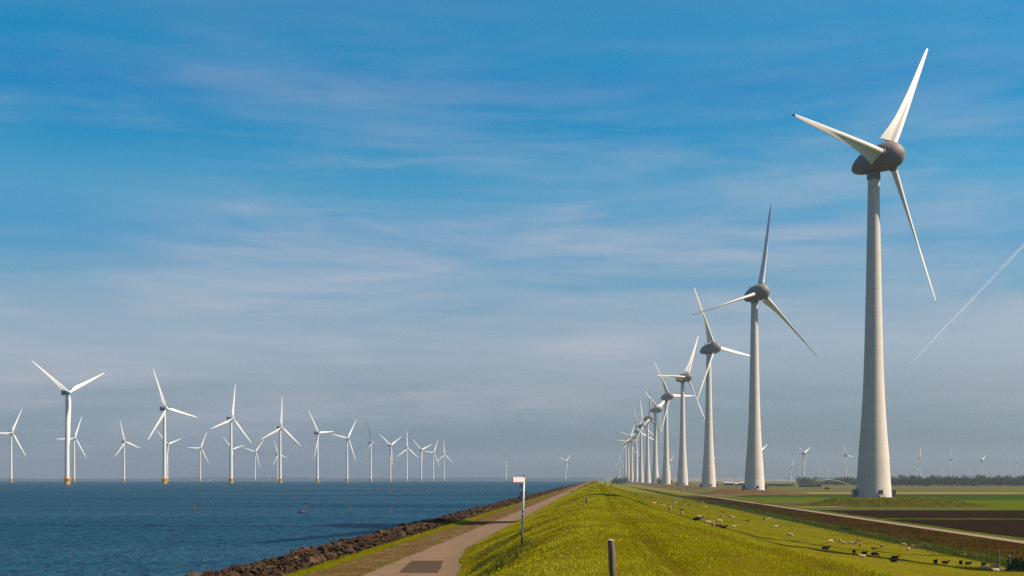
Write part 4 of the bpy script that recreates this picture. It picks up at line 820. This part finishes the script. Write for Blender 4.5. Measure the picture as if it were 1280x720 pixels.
# ------------------------------------------------------------------ on the lake
def stake(px, py, hpx, label, extra=None):
    d = 1778 * EYE / (py - 599.5); p = ray(px, py, d); p.z = 0; h = hpx / 1778 * d; o = empty('net_stake', p, label, 'stake', 'stakes standing in the lake', rz=RNG.uniform(0, 3))
    r = max(.06, .45 / 1778 * d); link('pole', MB().tube([(0, 0, -1), (.05 * h, 0, h * .5), (.02 * h, .03, h)], [r, r * .9, r * .7], 8).me('pole', M['wood'], True), o)
    link('rag', MB().box((.02 * h + r, .03, h * .86), (r * 2.4, r * .6, h * .16)).me('rag', M['black'], bevel=.01), o)
    if extra: link('crosspiece', MB().box((.02 * h, .03, h * 1.02), (1.0, .16, .12)).box((.02 * h + .1, .03, h * 1.1), (.3, .16, .14)).me('crosspiece', M['black'], bevel=.02), o); link('float', MB().lathe([(-.15, .3), (.1, .55), (.3, .35), (.42, .08)], 14, org=(-.55, 0, 0)).me('float', M['hull'], True), o)
for px, py, hp, lab in ((243.6, 641, 10.5, 'leftmost stake in the lake, standing alone'), (438, 641, 8, 'stake in the lake, left one of two in front of the rock bank'), (488, 642, 8.5, 'stake in the lake, nearest to the rock bank'), (460.5, 618, 5.5, 'far stake below the darker edge on turbine'), (472, 617, 4, 'small far stake right of the first far one'), (485, 617.5, 4.5, 'far stake, left one of a pair'), (487.3, 617.8, 4.5, 'far stake, right one of a pair'),
    (509.5, 616.5, 3.8, 'far stake below the ninth turbine of the near row'), (534.5, 617.5, 4.8, 'far stake in the middle of the far line'), (582, 617, 4, 'far stake left of the signpost'), (600.5, 610, 3, 'tiny far stake well left of the signpost'), (606.5, 617.5, 3.5, 'far dark stake closest to the left of the signpost'), (640, 612, 3, 'tiny far stake directly under the finger board'), (672.3, 612, 3, 'tiny far stake right of the signpost')): stake(px, py, hp, lab)
stake(382, 641, 11, 'dark stake with a crosspiece on top and a float at its foot', True)
def boat(px, d, Lg, label, hullm, housem, hx):
    p = ray(px, 600, d); p.z = 0; o = empty('ship', p, label, 'ship', 'small ships on the horizon', rz=YAW); w = Lg * .16; h = Lg * .07
    link('hull', MB().add([(-Lg / 2, -w / 2, 0), (Lg * .4, -w / 2, 0), (Lg * .5, 0, 0), (Lg * .4, w / 2, 0), (-Lg / 2, w / 2, 0), (-Lg / 2, -w / 2, h), (Lg * .42, -w / 2, h), (Lg * .54, 0, h * 1.25), (Lg * .42, w / 2, h), (-Lg / 2, w / 2, h)],
        [(0, 1, 6, 5), (1, 2, 7, 6), (2, 3, 8, 7), (3, 4, 9, 8), (4, 0, 5, 9), (5, 6, 7, 8, 9), (4, 3, 2, 1, 0)]).me('hull', M[hullm]), o)
    wh = link('wheelhouse', MB().box((hx * Lg, 0, h * 1.9), (Lg * .13, w * .8, h * 1.8)).me('wheelhouse', M[housem], bevel=.1), o); link('window_band', MB().box((hx * Lg, 0, h * 2.35), (Lg * .132, w * .82, h * .35)).me('window_band', M['glass']), wh)
    link('mast', MB().tube([(hx * Lg, 0, h * 2.7), (hx * Lg, 0, h * 4)], .15, 6).me('mast', M['dark']), o)
boat(257, 5600, 44, 'low pale barge with its wheelhouse at the right, beside an offshore tower', 'cargo', 'white', .38); boat(458, 4600, 22, 'small dark boat beside the seventh turbine of the near row', 'hull', 'cargo', .05)

# ------------------------------------------------------------------ contrail, high and far away, outside the haze
def contrail():
    A, B = ray(1134, 459, 40000), ray(1420, 160, 15000); n = 90; v = []; f = []; k = 12; d = (B - A).normalized(); s = d.orthogonal().normalized(); q = d.cross(s)
    for i in range(n):
        t = i / (n - 1); c = A.lerp(B, t); r = 27 * (1 + .10 * math.sin(i * .31) + .07 * math.sin(i * .83 + 1)) * min(1, t * 6 + .15)
        v += [c + (s * math.cos(a) + q * math.sin(a)) * r for a in (2 * math.pi * j / k for j in range(k))]
    for i in range(n - 1): f += [(i * k + j, i * k + (j + 1) % k, (i + 1) * k + (j + 1) % k, (i + 1) * k + j) for j in range(k)]
    f += [tuple(range(k))[::-1], tuple(range((n - 1) * k, n * k))]
    m = bpy.data.materials.new('contrail_vapour'); m.use_nodes = True; nt = m.node_tree; nt.nodes.remove(nt.nodes['Principled BSDF'])
    vo = nt.nodes.new('ShaderNodeVolumePrincipled'); vo.inputs['Color'].default_value = (1, 1, 1, 1); vo.inputs['Density'].default_value = .0012; vo.inputs['Anisotropy'].default_value = .2
    nt.links.new(vo.outputs[0], nt.nodes['Material Output'].inputs['Volume'])
    tag(link('contrail', mesh('contrail', v, f, m)), 'thin white vapour trail slanting up across the sky at the right', 'vapour trail', kind='stuff')
contrail()
# ------------------------------------------------------------------ haze
HAZE = 8e-5
me = MB().box((700, 6300, 100), (17000, 13600, 230)).me('haze')
m = bpy.data.materials.new('haze_air'); m.use_nodes = True; nt = m.node_tree; nt.nodes.remove(nt.nodes['Principled BSDF'])
vo = nt.nodes.new('ShaderNodeVolumePrincipled'); vo.inputs['Color'].default_value = (.42, .52, .66, 1); vo.inputs['Density'].default_value = HAZE; vo.inputs['Anisotropy'].default_value = .1
nt.links.new(vo.outputs[0], nt.nodes['Material Output'].inputs['Volume']); me.materials.append(m)
tag(link('haze', me), kind='stuff')
